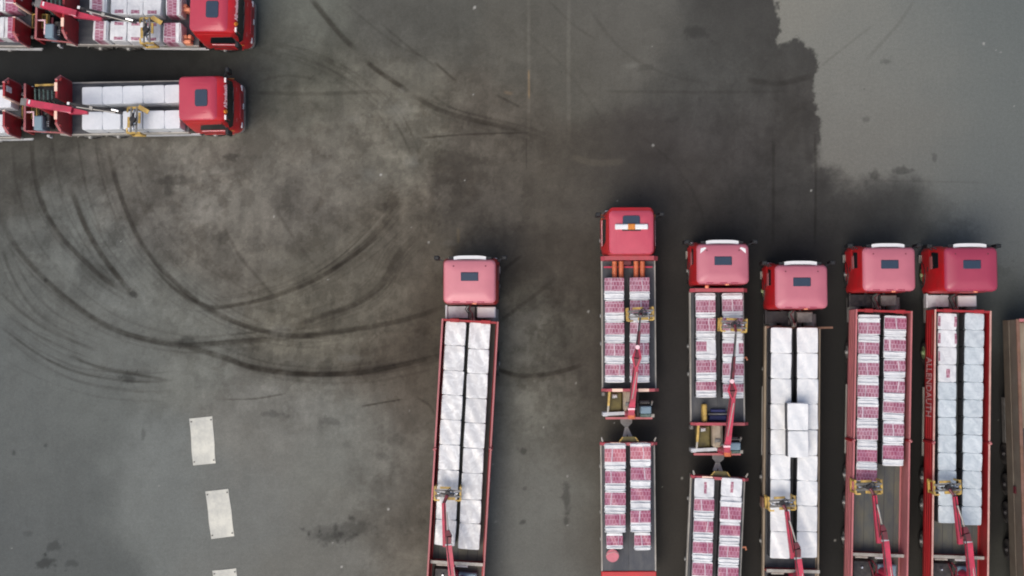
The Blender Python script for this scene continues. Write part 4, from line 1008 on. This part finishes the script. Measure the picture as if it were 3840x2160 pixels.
# ================================================================== rigid trucks with drawbar trailers (nose up)
RG = 'rigid crane trucks'; DG = 'drawbar trailers'
def crane_bay(v, y0, y1, z=1.2, left_tank=True):
    """everything between the rear headboard (y1) and the tail beam (y0), local y"""
    r = v.root; m = (y0+y1)/2
    mb = MB()
    for s in (-1, 1): mb.box(s*.42-.05, s*.42+.05, y0, y1, .72, .98)
    mb.build('rear_chassis', 'dark_steel', r)
    MB().box(-1.08, 1.08, y0-.05, y0+.03, .75, 1.0).build('tail_beam', 'red_paint', r)
    MB().bar((-1.08, y0-.0, 1.02), (1.08, y0, 1.02), .10, .05).build('tail_beam_cap', 'pink_wall', r)
    MB().box(-.98, -.32, y0+.30, y1-.12, .75, 1.12, .06).build('crane_frame', 'olive_steel', r)
    MB().box(-.30, .16, y0+.36, y1+.02, 1.0, 1.72, .12).build('hydraulic_tank', 'tan_tank', r)
    MB().box(-.22, .02, y0+.60, y0+.76, 1.72, 1.80, .02).build('tank_cap', 'grey_steel', r)
    MB().box(.48, .98, y0+.24, y0+.58, 1.0, 1.62, .04).build('valve_box', 'blue_grey', r)
    MB().box(.50, .99, y0+.06, y0+.22, 1.0, 1.40, .04).build('oil_cooler', 'hose', r)
    MB().box(.44, .92, y0+.66, y0+.86, 1.0, 1.5, .04).build('valve_block', 'machinery', r)
    mb = MB()
    for k in range(5): mb.tube([(.5+.09*k, y0+.7, 1.5), (.52+.09*k, y0+.74, 1.62)], .018, 6)
    mb.build('control_levers', 'pale_steel', r)
    MB().tube([(1.02, y0+.62, 1.2), (1.05, y0+.80, 1.35)], .05, 8).build('work_lamp', 'pale_steel', r)
    # stabiliser: white beam with legs and a yellow arm
    MB().bar((-1.16, y0+.20, 1.25), (-.05, y0+.26, 1.30), .15, .14).box(-1.24, -1.0, y0+.10, y0+.30, .55, 1.33, .04).build('stabiliser_beam', 'white_dusty', r)
    MB().bar((1.0, y0+.12, 1.12), (1.16, y0+.12, 1.12), .15, .14).build('stabiliser_foot', 'pale_steel', r)
    MB().bar((-1.0, y0+.30, 1.36), (-.98, y0+.62, 1.42), .08, .08).build('stabiliser_arm', 'pale_steel', r)
    MB().bar((-.98, y0+.60, 1.45), (-.93, y1+.05, 1.55), .10, .10).build('ladder_post', 'yellow_steel', r)
    MB().tube([(-.78, y1-.30, 1.15), (-.66, y1-.30, 1.15), (-.56, y1-.30, 1.15)], .11, 10, .08).build('exhaust', 'white_dusty', r, smooth=True)
    MB().box(-1.26, -1.10, y1-.30, y1-.10, .7, 1.15, .04).build('tool_box', 'grey_steel', r)
    MB().tube([(.0, y0+.2, 1.3), (.12, y0+.4, 1.9), (.22, y0+.5, 2.4)], .03, 6).tube([(-.1, y0+.3, 1.3), (.05, y0+.5, 1.8), (.2, y0+.6, 2.3)], .025, 6).build('hose', 'hose', r, smooth=True)

def rigid_crane(v, base, knee, mid, tipj, g, gang, diamond=True, mt='crane_red'):
    p = v.L(base[0], base[1], 2.6)
    MB().tube([(p.x, p.y, .95), (p.x, p.y, 2.3), (p.x, p.y, 2.9)], .20, 14, .16).build('crane_column', mt, v.root, smooth=True)
    MB().box(p.x-.16, p.x+.16, p.y-.16, p.y+.10, 2.75, 3.02, .05).build('crane_head', 'orange_rubber', v.root)
    beams(v, 'crane_boom', mt, [(base[0], base[1], 2.98, .28), (knee[0], knee[1], 3.15, .22)], .28)
    beams(v, 'boom_collar', 'lettering_pink', [(base[0]+1, base[1]-20, 3.06, .30), (base[0]+1, base[1]-27, 3.07, .30)], .26)
    beams(v, 'crane_knuckle', 'crane_dark', [(knee[0], knee[1]+4, 3.12, .20), ((knee[0]+mid[0])/2, (knee[1]*.55+mid[1]*.45), 3.25, .40), (mid[0], mid[1], 3.2, .16)], .24)
    for s in (-1, 1):
        beams(v, 'knuckle_link', mt, [(knee[0]+s*4, knee[1]+2, 3.28, .06), ((knee[0]+mid[0])/2+s*15, knee[1]*.55+mid[1]*.45, 3.34, .09), (mid[0]+s*3, mid[1], 3.30, .05)], .10)
    pk = v.L(mid[0], mid[1], 3.35)
    MB().tube([(pk.x, pk.y, 3.2), (pk.x, pk.y, 3.40)], .10, 12).build('pivot_pin', 'lettering_pink', v.root, smooth=True)
    beams(v, 'crane_jib', 'crane_dark', [(mid[0], mid[1], 3.2, .17), ((mid[0]+tipj[0])/2, (mid[1]+tipj[1])/2, 3.15, .14)], .18)
    beams(v, 'jib_extension', 'grey_steel', [((mid[0]+tipj[0])/2, (mid[1]+tipj[1])/2, 3.15, .09), (tipj[0], tipj[1], 3.08, .08)], .12)
    rod(v, 'jib_hook', 'crane_dark', [(tipj[0], tipj[1], 3.08), (g[0], g[1], 2.95)], .06)
    rod(v, 'boom_hose', 'black_plastic', [(base[0]-6, base[1]-40, 3.14), (knee[0]-6, knee[1]+8, 3.30), (mid[0]-5, mid[1]+6, 3.36), (tipj[0]-2, tipj[1]+10, 3.18)], .022)
    rod(v, 'hydraulic_ram', 'pale_steel', [(base[0]+5, base[1]-60, 3.18), (knee[0]+5, knee[1]+20, 3.28)], .022)
    grab(v, v.L(g[0], g[1], 2.95), gang, 1.14, .60, z0=1.9)

def drawbar(label, cf, cr, py_front, len_, truck_tail, py_end=None):
    v = V('drawbar_trailer', at(cf[0], cf[1], 1.2), at(cr[0], cr[1], 1.2), label, 'trailer', DG)
    if py_end: len_ = -v.L(cr[0], py_end, 1.2).y
    platform(v, -len_, 0, 1.2, hw=1.26, deck='deck_grey', side='pale_steel')
    headboard(v, -.06, 1.2, 1.95, mt='deep_red')
    t = v.L(truck_tail[0], truck_tail[1], .8)
    r = v.root
    MB().bar((t.x, t.y, .8), (t.x*.5, .55, .82), .14, .12).bar((t.x*.5, .60, .82), (-.12, .15, .9), .16, .12, .18, .1).bar((t.x*.5, .60, .82), (.18, .15, .9), .16, .12, .18, .1).build('drawbar', 'pale_steel', r)
    MB().poly([(t.x-.28, t.y+.14), (t.x-.26, t.y-.10), (t.x-.08, t.y-.28), (t.x+.08, t.y-.28), (t.x+.26, t.y-.10), (t.x+.28, t.y+.14)], .84, .90).build('coupling_plate', 'grey_steel', r)
    MB().poly([(-.40, .02), (-.22, .26), (.28, .26), (.44, .02)], 1.70, 1.80).build('walkway_step', 'olive_steel', r)
    MB().bar((-.45, .0, 1.84), (-.26, .24, 1.84), .05, .05).build('step_rail', 'yellow_steel', r)
    MB().bar((.47, .0, 1.84), (.30, .24, 1.84), .05, .05).build('step_rail', 'yellow_steel', r)
    for s in (-1, 1): MB().tube([(s*1.18, .06, 1.8), (s*1.24, .24, 1.9)], .05, 8, .03).build('marker_lamp', 'pale_steel', r)
    wheels(v, (-1.2, -len_+2.6, -len_+1.35), 1.02)
    MB().box(-1.26, 1.26, -len_-.34, -len_-.01, .85, 1.27, .03).build('tail_board', 'red_paint', r)
    return v

# ---- truck with a light bar on its roof
v4 = cab_frame('flatbed_truck', (2367, 793), 3.05, 0.15, .26, 'red flatbed truck with a white light bar across its roof', 'truck', RG)
cab_b(v4, 3.05, 'sheen_pink_e', L=2.18, bar=True, text=False, up=.20, ur=.40, h=.58)
y_h = v4.L(2350, 968, 1.95).y; y_r = v4.L(2353, 1463, 1.9).y; y_t = v4.L(2353, 1568, 1.0).y
def shift_x(v, px, py, z): return v.L(px, py, z).x
platform(v4, y_r, y_h, 1.2)
headboard(v4, y_h+.0, 1.2, 2.0, marks=False, t=.16)
headboard(v4, y_r, 1.2, 1.95, name='rear_headboard')
for x in (-.66, -.36, .33, .62):
    MB().tube([(x, y_h-.12, 1.62), (x, y_h-.92, 1.55)], .115, 12).build('rubber_roller', 'orange_rubber', v4.root, smooth=True)
MB().bar((-1.15, y_h-.38, 1.45), (1.1, y_h-.38, 1.45), .07, .08).build('cross_bar', 'crane_red', v4.root)
MB().box(-.30, .12, y_h-.30, y_h-.08, 1.2, 1.6, .03).build('stowage_box', 'crane_dark', v4.root)
crane_bay(v4, y_t, y_r)
wheels(v4, (-1.35, -4.9, -6.2), 1.04)
rigid_crane(v4, (2366,1556), (2384,1375), (2391,1302), (2402,1182), (2404,1176), R(3))
P4 = 'pink printed pack'
def s45(i): return dict(pr=(.03, .62), folds=((.72, .035), (.95, .03)))
rows(v4, 'l', ((2267,1041),(2269,1435)), ((2341,1041),(2343,1435)), seq([1041,1126,1206,1285,1362,1435]), 1.2, .85, 'film_white', P4, 'left row, truck with roof light bar', s45, 'from the cab')
rows(v4, 'r', ((2362,1041),(2361,1435)), ((2436,1041),(2435,1435)), seq([1040,1124,1206,1285,1362,1435]), 1.2, .85, 'film_white', P4, 'right row, truck with roof light bar', s45, 'from the cab')
v4t = drawbar('drawbar trailer of printed packs behind the truck with the roof light bar', (2353,1655), (2358,2143), 1655, None, (2348,1578), 2141)
rows(v4t, 'l', ((2267,1665),(2269,1998)), ((2346,1665),(2347,1998)), seq([1662,1760,1842,1924,1998]), 1.2, .85, 'film_white', P4, 'left row, trailer behind light bar truck', lambda i: dict(pr=(.20, .72) if i == 0 else (.06, .66), folds=((.08, .04), (.88, .03)) if i == 0 else ((.76, .035), (.95, .03)), prmat='print_red' if i < 1 else 'print_maroon'), 'from its front')
rows(v4t, 'r', ((2363,1663),(2365,1996)), ((2440,1663),(2441,1996)), seq([1661,1750,1830,1912,1996]), 1.2, .85, 'film_white', P4, 'right row, trailer behind light bar truck', lambda i: dict(pr=(.14, .66) if i == 0 else (.04, .60), folds=((.05, .03), (.80, .03)) if i == 0 else ((.70, .035), (.95, .03)), prmat='print_red' if i < 1 else 'print_maroon'), 'from its front')
rows(v4t, 'l', ((2273,1998),(2274,2059)), ((2335,1998),(2336,2059)), [(1999,2059)], 1.2, .62, 'film_white', 'narrow printed pack', 'ending left row, trailer behind light bar truck', dict(pr=(.15,.80), folds=((.9,.03),), prmat='print_maroon'), 'of its kind')
rows(v4t, 'r', ((2377,1998),(2378,2064)), ((2440,1998),(2440,2064)), [(1997,2064)], 1.2, .62, 'film_white', 'narrow printed pack', 'ending right row, trailer behind light bar truck', dict(pr=(.15,.72), folds=((.85,.035),), prmat='print_maroon'), 'of its kind')
pb_ = at(2297, 2084, 1.6)
bk = bpy.data.objects.new('bucket', None); COL.objects.link(bk); bk.location = (pb_.x, pb_.y, 1.2)
MB().tube([(0,0,.0),(0,0,.40)], .24, 20, .29).build('bucket_body', 'pink_bucket', bk, smooth=True)
MB().tube([(-.29,0,.38),(-.18,.12,.46),(.1,.2,.48),(.28,.05,.38)], .012, 6).build('handle', 'pale_steel', bk, smooth=True)
MB().poly([(.26*math.cos(R(a)), .26*math.sin(R(a))) for a in range(0, 360, 20)], .385, .41).build('bucket_lid', 'pink_bucket', bk)
tag(bk, 'round pink bucket at the end of a row of printed packs', 'bucket')

# ---- truck with white roof corner patches
v5 = cab_frame('flatbed_truck', (2711, 922), 3.15, 0.0, .40, 'red flatbed truck with white patches on the front roof corners', 'truck', RG)
cab_a(v5, 3.15, 'sheen_pink_a', 2.10, patches=True)
y_h = v5.L(2699, 1088, 2.0).y; y_r = v5.L(2700, 1590, 1.9).y; y_t = v5.L(2700, 1703, 1.0).y
platform(v5, y_r, y_h, 1.2)
headboard(v5, y_h, 1.2, 2.0, marks=False, t=.14)
MB().tube([(-.62, y_h+.16, 2.0), (-.50, y_h+.16, 2.08)], .07, 10).build('work_lamp', 'salmon', v5.root, smooth=True)
headboard(v5, y_r, 1.2, 1.95, name='rear_headboard', marks=False)
crane_bay(v5, y_t, y_r)
wheels(v5, (-1.35, -4.9, -6.2), 1.04)
pbox(v5, 'strap_box', 'yellow_steel', 2635, 2652, 1516, 1583, 1.2, 1.75, .05)
pbox(v5, 'tarp_bundle', 'blue_box', 2665, 2722, 1535, 1546, 1.2, 1.45, .04)
pbox(v5, 'tarp_bundle', 'blue_box', 2658, 2725, 1558, 1578, 1.2, 1.45, .04)
pbox(v5, 'lashing_bar', 'grey_steel', 2655, 2735, 1550, 1556, 1.2, 1.4, .01)
rigid_crane(v5, (2724,1696), (2747,1492), (2745,1430), (2760,1244), (2755,1218), R(-3))
def s5(i):
    if i == 3-0 and False: return {}
    d = dict(pr=(.28, .92), folds=((.10, .035),) if i == 0 else ((.80, .035),))
    return d
def s5l(i):
    if i == 0: return dict(pr=(.28,.80), folds=((.12,.045),(.92,.03)))
    if i == 2: return dict(patches=((.12,.62,-1.0,.05),), folds=((.80,.035),), what='half printed white pack')
    return dict(pr=(.05,.62), folds=((.76,.035),(.95,.03)))
rows(v5, 'l', ((2609,1100),(2611,1491)), ((2683,1100),(2687,1491)), seq([1098,1190,1271,1346,1427,1491]), 1.2, .85, 'film_white', P4, 'left row, truck with white roof corners', s5l, 'from the cab')
rows(v5, 'r', ((2708,1100),(2711,1494)), ((2785,1100),(2790,1494)), seq([1098,1185,1274,1356,1437,1494]), 1.2, .85, 'film_white', P4, 'right row, truck with white roof corners', lambda i: dict(pr=(.28,.80), folds=((.12,.045),(.92,.03))) if i == 0 else (dict(patches=((.15,.65,-1,.25),(.15,.65,.55,1)), folds=((.8,.04),), what='white pack with two prints') if i == 2 else dict(pr=(.06,.62), folds=((.76,.035),(.95,.03)))), 'from the cab')
v5t = drawbar('drawbar trailer with two small printed white packs in front, behind the patch roofed truck', (2692,1783), (2675,2160), 1783, 6.6, (2692,1712))
rows(v5t, 'l', ((2605,1793),(2594,2185)), ((2681,1793),(2670,2185)), seq([1793,1866,1944,2026,2105,2190]), 1.2, .85, 'film_white', P4, 'left row, trailer behind white roof cornered truck', lambda i: dict(patches=((.2,.8,-.03,.25),), what='pink labelled white pack') if i == 0 else dict(pr=(.10,.62), folds=((.74,.035),(.92,.03)), prmat='print_maroon'), 'from its front')
rows(v5t, 'r', ((2706,1793),(2691,2200)), ((2785,1793),(2768,2200)), seq([1793,1862,1960,2040,2120,2204]), 1.2, .85, 'film_white', P4, 'right row, trailer behind white roof cornered truck', lambda i: dict(patches=((.2,.8,-.12,.16),), what='pink labelled white pack') if i == 0 else (dict(pr=(.42,.90), folds=((.22,.05),), prmat='print_maroon') if i == 1 else dict(pr=(.10,.62), folds=((.74,.035),(.92,.03)), prmat='print_maroon')), 'from its front')
for v, px, py in ((v5, 2800, 1340), (v5t, 2797, 2052)):
    p = v.L(px, py, 1.1)
    MB().tube([(1.2, p.y-.05, .95), (p.x, p.y, 1.05), (p.x+.03, p.y-.14, 1.05)], .045, 8).build('marker_lamp', 'salmon', v.root, smooth=True)

# ================================================================== nose right trucks at top left
HT = 1.20
def rows_x(v, yl, yr, xs, z0, h, film, what, where, style, word):
    """rows of trucks facing right: yl/yr = image lines of the upper and lower edges; xs = (front px, rear px)"""
    zt = z0+h
    def edge(line):
        a, b = v.L(line[0][0], line[0][1], zt), v.L(line[1][0], line[1][1], zt)
        return lambda y: a.x+(b.x-a.x)*(y-a.y)/(b.y-a.y)
    fa, fb = edge(yl), edge(yr)
    for i, (a, b) in enumerate(xs):
        m = (yl[0][1]+yr[0][1])/2
        A, B = v.L(a, m, zt).y, v.L(b, m, zt).y; ym = (A+B)/2
        st = dict(style(i) if callable(style) else style)
        w_ = st.pop('what', what); fm = st.pop('film', film)
        x0, x1 = sorted((fa(ym), fb(ym)))
        pack(v, x0, x1, A, B, z0, h, fm, f'{w_}, {ORD[i]} {word}, {where}', **st)

def side_truck(rf, hd, label, px_base, px_tail, cy, rails):
    v = cab_frame('flatbed_truck', rf, 3.05, -90+hd, .55, label, 'truck', RG)
    cab_b(v, 3.05, 'sheen_pink_d', bar=False, text=True)
    r = v.root
    y_r = v.L(px_base, cy, 1.2).y; y_t = v.L(px_tail, cy, 1.0).y
    platform(v, y_r, -2.42, 1.2, side='pale_steel')
    # tall split headboard at the rear of the platform
    for s in (-1, 1):
        mb = MB().poly([(s*.16, y_r-.05), (s*1.24, y_r-.05), (s*1.24, y_r+.05), (s*.16, y_r+.05)], 1.2, 2.5).poly([(s*.16, y_r-.05), (s*1.0, y_r-.05), (s*1.0, y_r+.05), (s*.16, y_r+.05)], 2.5, 2.95)
        o = mb.build('rear_headboard', 'deep_red', r)
        MB().bar((s*1.25, y_r, 2.5), (s*1.0, y_r, 2.97), .12, .06).bar((s*1.25, y_r, 1.2), (s*1.25, y_r, 2.5), .12, .06).build('edge_tube', 'pink_wall', o)
        MB().bar((s*.45, y_r, 3.0), (s*.85, y_r, 3.0), .13, .05).build('reflective_strip', 'cream_mark', o)
    mb = MB()
    for s in (-1, 1): mb.box(s*.42-.05, s*.42+.05, y_t, y_r, .72, .98)
    mb.build('rear_chassis', 'dark_steel', r)
    MB().box(-1.12, 1.12, y_t-.05, y_t+.04, .75, 1.75).build('tail_panel', 'deep_red', r)
    MB().bar((-1.12, y_t, 1.78), (1.12, y_t, 1.78), .10, .06).bar((1.12, y_t, 1.76), (1.15, y_r-.2, 1.2), .06, .06).build('tail_panel_rail', 'pink_wall', r)
    MB().box(.2, .26, y_t+.05, y_t+.42, 1.7, 1.76).box(.24, .9, y_t+.36, y_t+.42, 1.70, 1.76).build('guard_rail', 'lettering_pink', r)
    MB().box(-.1, .95, y_t+.04, y_t+.5, .9, 1.05).build('crane_frame', 'crane_dark', r)
    MB().box(.45, 1.12, y_t+.50, y_t+.92, 1.1, 2.0, .05).build('valve_box', 'blue_grey', r)
    MB().box(.30, .95, y_t+.95, y_t+1.15, 1.0, 1.7, .05).build('valve_block', 'machinery', r)
    mb = MB()
    for k in range(3): mb.bar((.72+.1*k, y_t+.98, 1.75), (.70+.1*k, y_t+1.15, 1.8), .03, .03)
    mb.build('control_levers', 'chrome', r)
    MB().box(1.16, 1.28, y_t+.72, y_t+.86, .6, 1.05, .03).build('stabiliser_foot', 'white_dusty', r)
    mb = MB()
    for k in range(5):
        x = -1.02+.17*k
        mb.tube([(-.95+.06*k, y_t+.40+.20*k, 1.1), (-.85+.03*k, y_t+.46+.20*k, 1.75), (-.35, y_t+.52+.20*k, 1.85), (-.2, y_t+.56+.18*k, 1.3)], .045, 8)
    mb.build('hose', 'hose', r, smooth=True)
    MB().box(-1.15, -.2, y_t+.34, y_r-.3, .9, 1.15, .05).build('crane_pump_housing', 'machinery', r)
    MB().bar((-1.12, y_t+.3, 1.35), (-1.12, y_r-.1, 1.42), .09, .08).build('stabiliser_beam', 'yellow_steel', r)
    MB().box(-.80, -.50, y_r-.36, y_r-.22, 1.5, 1.65, .02).build('document_box', 'white_paint', r)
    MB().bar((1.24, y_r-.05, .95), (1.18, y_r-.55, 1.1), .07, .12).build('lashing_bar', 'pale_steel', r)
    for s in (-1, 1):
        MB().box(min(s*1.21, s*1.235), max(s*1.21, s*1.235), -5.3, -2.45, .62, 1.10).build('side_skirt', 'beige_side', r)
        for y in (-6.0, -7.35):
            mm = MB()
            for k in range(8):
                a0, a1 = R(10+160*k/8), R(10+160*(k+1)/8)
                mm.bar((s*1.02, y+.60*math.cos(a0), .46+.60*math.sin(a0)), (s*1.02, y+.60*math.cos(a1), .46+.60*math.sin(a1)), .48, .02)
            mm.build('mudguard', 'pale_steel', r)
    # side skirt rails on the right flank
    for s in (-1, 1):
        mb = MB()
        if rails: mb.box(s*1.25-.02, s*1.25+.02, -5.2, -2.2, .80, .86).box(s*1.25-.02, s*1.25+.02, -5.2, -2.1, .58, .64)
        else: mb.box(s*1.25-.02, s*1.25+.02, -5.2, -2.0, .55, .92)
        mb.build('side_guard', 'white_dusty', r)
    wheels(v, (-1.35, -6.0, -7.35), 1.06)
    return v, y_r, y_t

def side_crane(v, tail, elbow, tip, rod_a, rod_b, g, gang):
    beams(v, 'crane_boom', 'crane_red', [(tail[0], tail[1], 3.2, .30), (elbow[0], elbow[1], 3.25, .26)], .30)
    beams(v, 'boom_tail', 'grey_steel', [(tail[0]-22, tail[1]-4, 3.15, .30), (tail[0]+4, tail[1], 3.2, .34)], .26)
    beams(v, 'boom_collar', 'white_paint', [(tail[0]+2, tail[1]-4, 3.36, .18), (tail[0]+8, tail[1]-3, 3.36, .18)], .06)
    beams(v, 'boom_edge', 'lettering_pink', [(tail[0]+36, tail[1]+12, 3.32, .05), (elbow[0]-6, elbow[1]+8, 3.36, .05)], .05)
    p = v.L((tail[0]*.6+elbow[0]*.4), (tail[1]*.6+elbow[1]*.4)+8, 2.6)
    MB().tube([(p.x, p.y, .95), (p.x, p.y, 3.1)], .22, 14, .16).build('crane_column', 'deep_red', v.root, smooth=True)
    beams(v, 'crane_jib', 'crane_red', [(elbow[0]-10, elbow[1]+2, 3.1, .30), (tip[0], tip[1], 3.05, .12)], .22)
    beams(v, 'jib_extension', 'machinery', [(rod_a[0], rod_a[1], 3.4, .10), ((rod_a[0]+rod_b[0])/2, (rod_a[1]+rod_b[1])/2, 3.35, .16), (rod_b[0], rod_b[1], 3.2, .13)], .12)
    rod(v, 'hydraulic_ram', 'pale_steel', [(rod_a[0]+30, rod_a[1]+13, 3.48), (rod_b[0]-26, rod_b[1]-2, 3.36)], .03)
    rod(v, 'hydraulic_ram', 'chrome', [(rod_b[0]-40, rod_b[1]-14, 3.44), (rod_b[0]-14, rod_b[1]-8, 3.40)], .045)
    beams(v, 'pivot_bracket', 'pale_steel', [((rod_a[0]*.55+rod_b[0]*.45)-12, (rod_a[1]*.55+rod_b[1]*.45), 3.45, .16), ((rod_a[0]*.55+rod_b[0]*.45), (rod_a[1]*.55+rod_b[1]*.45)+3, 3.45, .16)], .08)
    beams(v, 'boom_end_cap', 'white_paint', [(rod_a[0]-4, rod_a[1]-1, 3.46, .12), (rod_a[0]+5, rod_a[1]+1, 3.46, .12)], .06)
    grab(v, v.L(g[0], g[1], 3.0), gang, 1.16, .62, z0=1.9)
    gc = v.L(g[0], g[1], 3.0)
    MB().bar((gc.x-.62, gc.y+.22, 2.72), (gc.x-.36, gc.y+.66, 2.66), .20, .06).build('clamp_wing', 'yellow_steel', v.root)

def side_trailer(px_base, cy, hd, label, cyl):
    p = at(px_base, cy, 1.2); d = fwd(R(-90+hd)); f = Vector((p.x, p.y, 0))
    v = V('drawbar_trailer', f, f-d, label, 'trailer', DG)
    r = v.root
    platform(v, -6.4, 0, 1.2, side='pale_steel')
    for s in (-1, 1):
        mb = MB().poly([(s*.34, -.10), (s*1.24, -.10), (s*1.24, 0), (s*.34, 0)], 1.2, 2.5).poly([(s*.34, -.10), (s*1.0, -.10), (s*1.0, 0), (s*.34, 0)], 2.5, 2.95)
        o = mb.build('headboard', 'deep_red', r)
        MB().bar((s*1.25, -.05, 2.5), (s*1.0, -.05, 2.97), .12, .06).bar((s*1.25, -.05, 1.2), (s*1.25, -.05, 2.5), .12, .06).build('edge_tube', 'pink_wall', o)
        MB().bar((s*.33, -.05, 1.2), (s*.33, -.05, 2.95), .07, .12).build('inner_post', 'cream_mark', o)
        MB().tube([(s*.8, .05, 1.25), (s*.8, .16, 1.25)], .09, 10).build('marker_lamp', 'pale_steel', r, smooth=True)
        mb = MB().box(s*1.25-.02, s*1.25+.02, -3.0, .45, .80, .90).box(s*1.25-.02, s*1.25+.02, -3.0, .30, .56, .66)
        mb.build('side_guard', 'white_dusty', r)
    MB().box(-.88, -.62, .0, .03, 2.3, 2.8).build('document_box', 'white_paint', r)
    mb = MB()
    for y in (.08, .28, .52, .76): mb.bar((-.30, y, 1.25), (.34, y, 1.25), .05, .05)
    mb.bar((-.30, .05, 1.25), (-.30, .80, 1.22), .05, .05).bar((.34, .05, 1.25), (.34, .80, 1.22), .05, .05)
    mb.build('walkway_step', 'yellow_steel', r)
    MB().box(-.32, .36, .03, .85, 1.10, 1.18).build('walkway_plate', 'olive_steel', r)
    MB().bar((0, .2, .85), (.05, 1.75, .8), .22, .12, .12, .12).build('drawbar', 'grey_steel', r)
    wheels(v, (-1.3, -4.4, -5.6), 1.06)
    return v

v2, yr2, yt2 = side_truck((818, 366), .9, 'red flatbed truck facing right, loaded with plain white packs', 267, 120, 406, False)
rows_x(v2, ((675,316),(307,326)), ((675,385),(307,392)), seq([675,617,536,460,384,307]), 1.2, .85, 'film_plain', 'plain white pack', 'upper row, second truck facing right', dict(crown=.006), 'from the cab')
rows_x(v2, ((675,412),(307,419)), ((675,482),(307,487)), [(675,617),(617,536),(533,460),(452,384),(384,307)], 1.2, .85, 'film_plain', 'plain white pack', 'lower row, second truck facing right', dict(crown=.006), 'from the cab')
side_crane(v2, (105,386), (272,414), (330,424), (256,388), (458,424), (494,446), R(-2))
v2t = side_trailer(80, 418, 1.0, 'drawbar trailer cut by the left edge, behind the truck of plain white packs', 0)
rows_x(v2t, ((40,334),(-60,336)), ((40,403),(-60,405)), [(41,-26),(-27,-92)], 1.2, .85, 'film_plain', 'plain white pack', 'upper row, trailer left of the second truck', dict(crown=.006), 'from its front')
rows_x(v2t, ((40,427),(-60,429)), ((40,497),(-60,499)), [(20,-48),(-49,-116)], 1.2, .85, 'film_plain', 'plain white pack', 'lower row, trailer left of the second truck', dict(crown=.006), 'from its front')

v1, yr1, yt1 = side_truck((859, 36), -.9, 'red flatbed truck facing right with printed packs, cut by the top edge', 293, 163, 66, True)
P1 = 'maroon printed pack'
def s1(u):
    def f(i):
        if i in (0, 4): return dict(pr=(.30,.95) if i == 0 else (.25,.85), folds=((.12,.04),), what='maroon printed pack')
        return dict(film='film_white', patches=((.22,.75,.60,.92),(.22,.75,-.92,-.60)), what='white pack with maroon labels', crown=.02)
    return f
rows_x(v1, ((680,-20),(340,-40)), ((680,58),(340,52)), [(680,622),(604,537),(537,477),(477,415),(400,335)], 1.2, .85, 'film_white', P1, 'upper row, truck cut by top edge', s1(0), 'from the cab')
rows_x(v1, ((680,86),(350,76)), ((680,160),(350,150)), [(680,612),(600,537),(537,477),(475,412),(405,348)], 1.2, .85, 'film_white', P1, 'lower row, truck cut by top edge', s1(1), 'from the cab')
for i, (a, b, y, mt) in enumerate([(683,699,20,'salmon'),(683,712,34,'salmon'),(683,700,136,'salmon'),(703,716,136,'salmon'),(685,714,154,'salmon')]):
    q = v1.L((a+b)/2, y, 1.75); w_ = abs(b-a)/83/2
    MB().box(q.x-.09, q.x+.09, q.y-w_, q.y+w_, 1.2, 1.75, .05).build('rubber_roller', mt, v1.root)
side_crane(v1, (158,18), (290,52), (384,74), (295,28), (512,84), (543,108), R(2))
v1t = side_trailer(118, 78, -.8, 'drawbar trailer in the top left corner with maroon printed packs', 0)
rows_x(v1t, ((68,-40),(-40,-44)), ((68,43),(-40,41)), [(70,-2),(-3,-75)], 1.2, .85, 'film_white', P1, 'upper row, trailer in top left corner', lambda i: dict(pr=(.02,.66), folds=((.8,.04),), prmat='print_maroon'), 'from its front')
rows_x(v1t, ((66,64),(-40,62)), ((66,142),(-40,140)), [(68,-4),(-5,-76)], 1.2, .85, 'film_white', P1, 'lower row, trailer in top left corner', lambda i: dict(pr=(.05,.56), folds=((.75,.04),), prmat='print_maroon'), 'from its front')

# ================================================================== high sided trailer at the right edge
v9 = V('box_trailer', at(3925, 1196, 2.7), at(3955, 2150, 2.7), 'weathered rusty brown high sided trailer cut by the right edge', 'trailer')
r = v9.root
hw = 1.27
platform(v9, -13.0, 0, 1.15, hw=1.22, deck='deck_grey', side='dark_steel')
for s in (-1, 1):
    mb = MB().box(min(s*hw, s*(hw-.06)), max(s*hw, s*(hw-.06)), -13.0, -.02, .95, 2.55)
    mb.box(min(s*hw, s*(hw+.03)), max(s*hw, s*(hw+.03)), -13.0, -.05, 1.6, 1.68)
    o = mb.build('side_wall', 'rusty_side', r)
    MB().box(min(s*(hw-.09), s*(hw+.05)), max(s*(hw-.09), s*(hw+.05)), -13.0, 0, 2.55, 2.62).build('top_rail', 'rusty_top', o)
    y = v9.L(3800, 1840, 1.8).y
    MB().box(min(s*(hw+.035), s*(hw+.06)), max(s*(hw+.035), s*(hw+.06)), y-.12, y+.2, 1.75, 2.0).build('red_patch', 'crane_dark', o)
    MB().box(s*1.24-.02, s*1.24+.02, v9.L(3765, 1660, .6).y, v9.L(3765, 1490, .6).y, .5, .85).build('side_guard', 'grey_steel', r)
MB().box(-1.2, 1.2, -.08, -.02, 1.15, 2.60).build('front_wall', 'rusty_top', r)
MB().bar((-1.2, -.05, 2.63), (1.2, -.05, 2.63), .14, .07).build('front_wall_rail', 'pink_wall', r)
MB().box(-1.15, 1.15, -4.9, -.12, 1.9, 2.3, .05).build('covered_load', 'beige_side', r)
MB().box(-1.15, 1.15, v9.L(3840, 2115, 1.5).y-.05, v9.L(3840, 2115, 1.5).y+.05, 1.15, 1.9).build('bulkhead', 'pale_steel', r)
wheels(v9, [v9.L(3775, p, .5).y for p in (1700, 1815, 1920, 2060)], 1.06, dull=True)
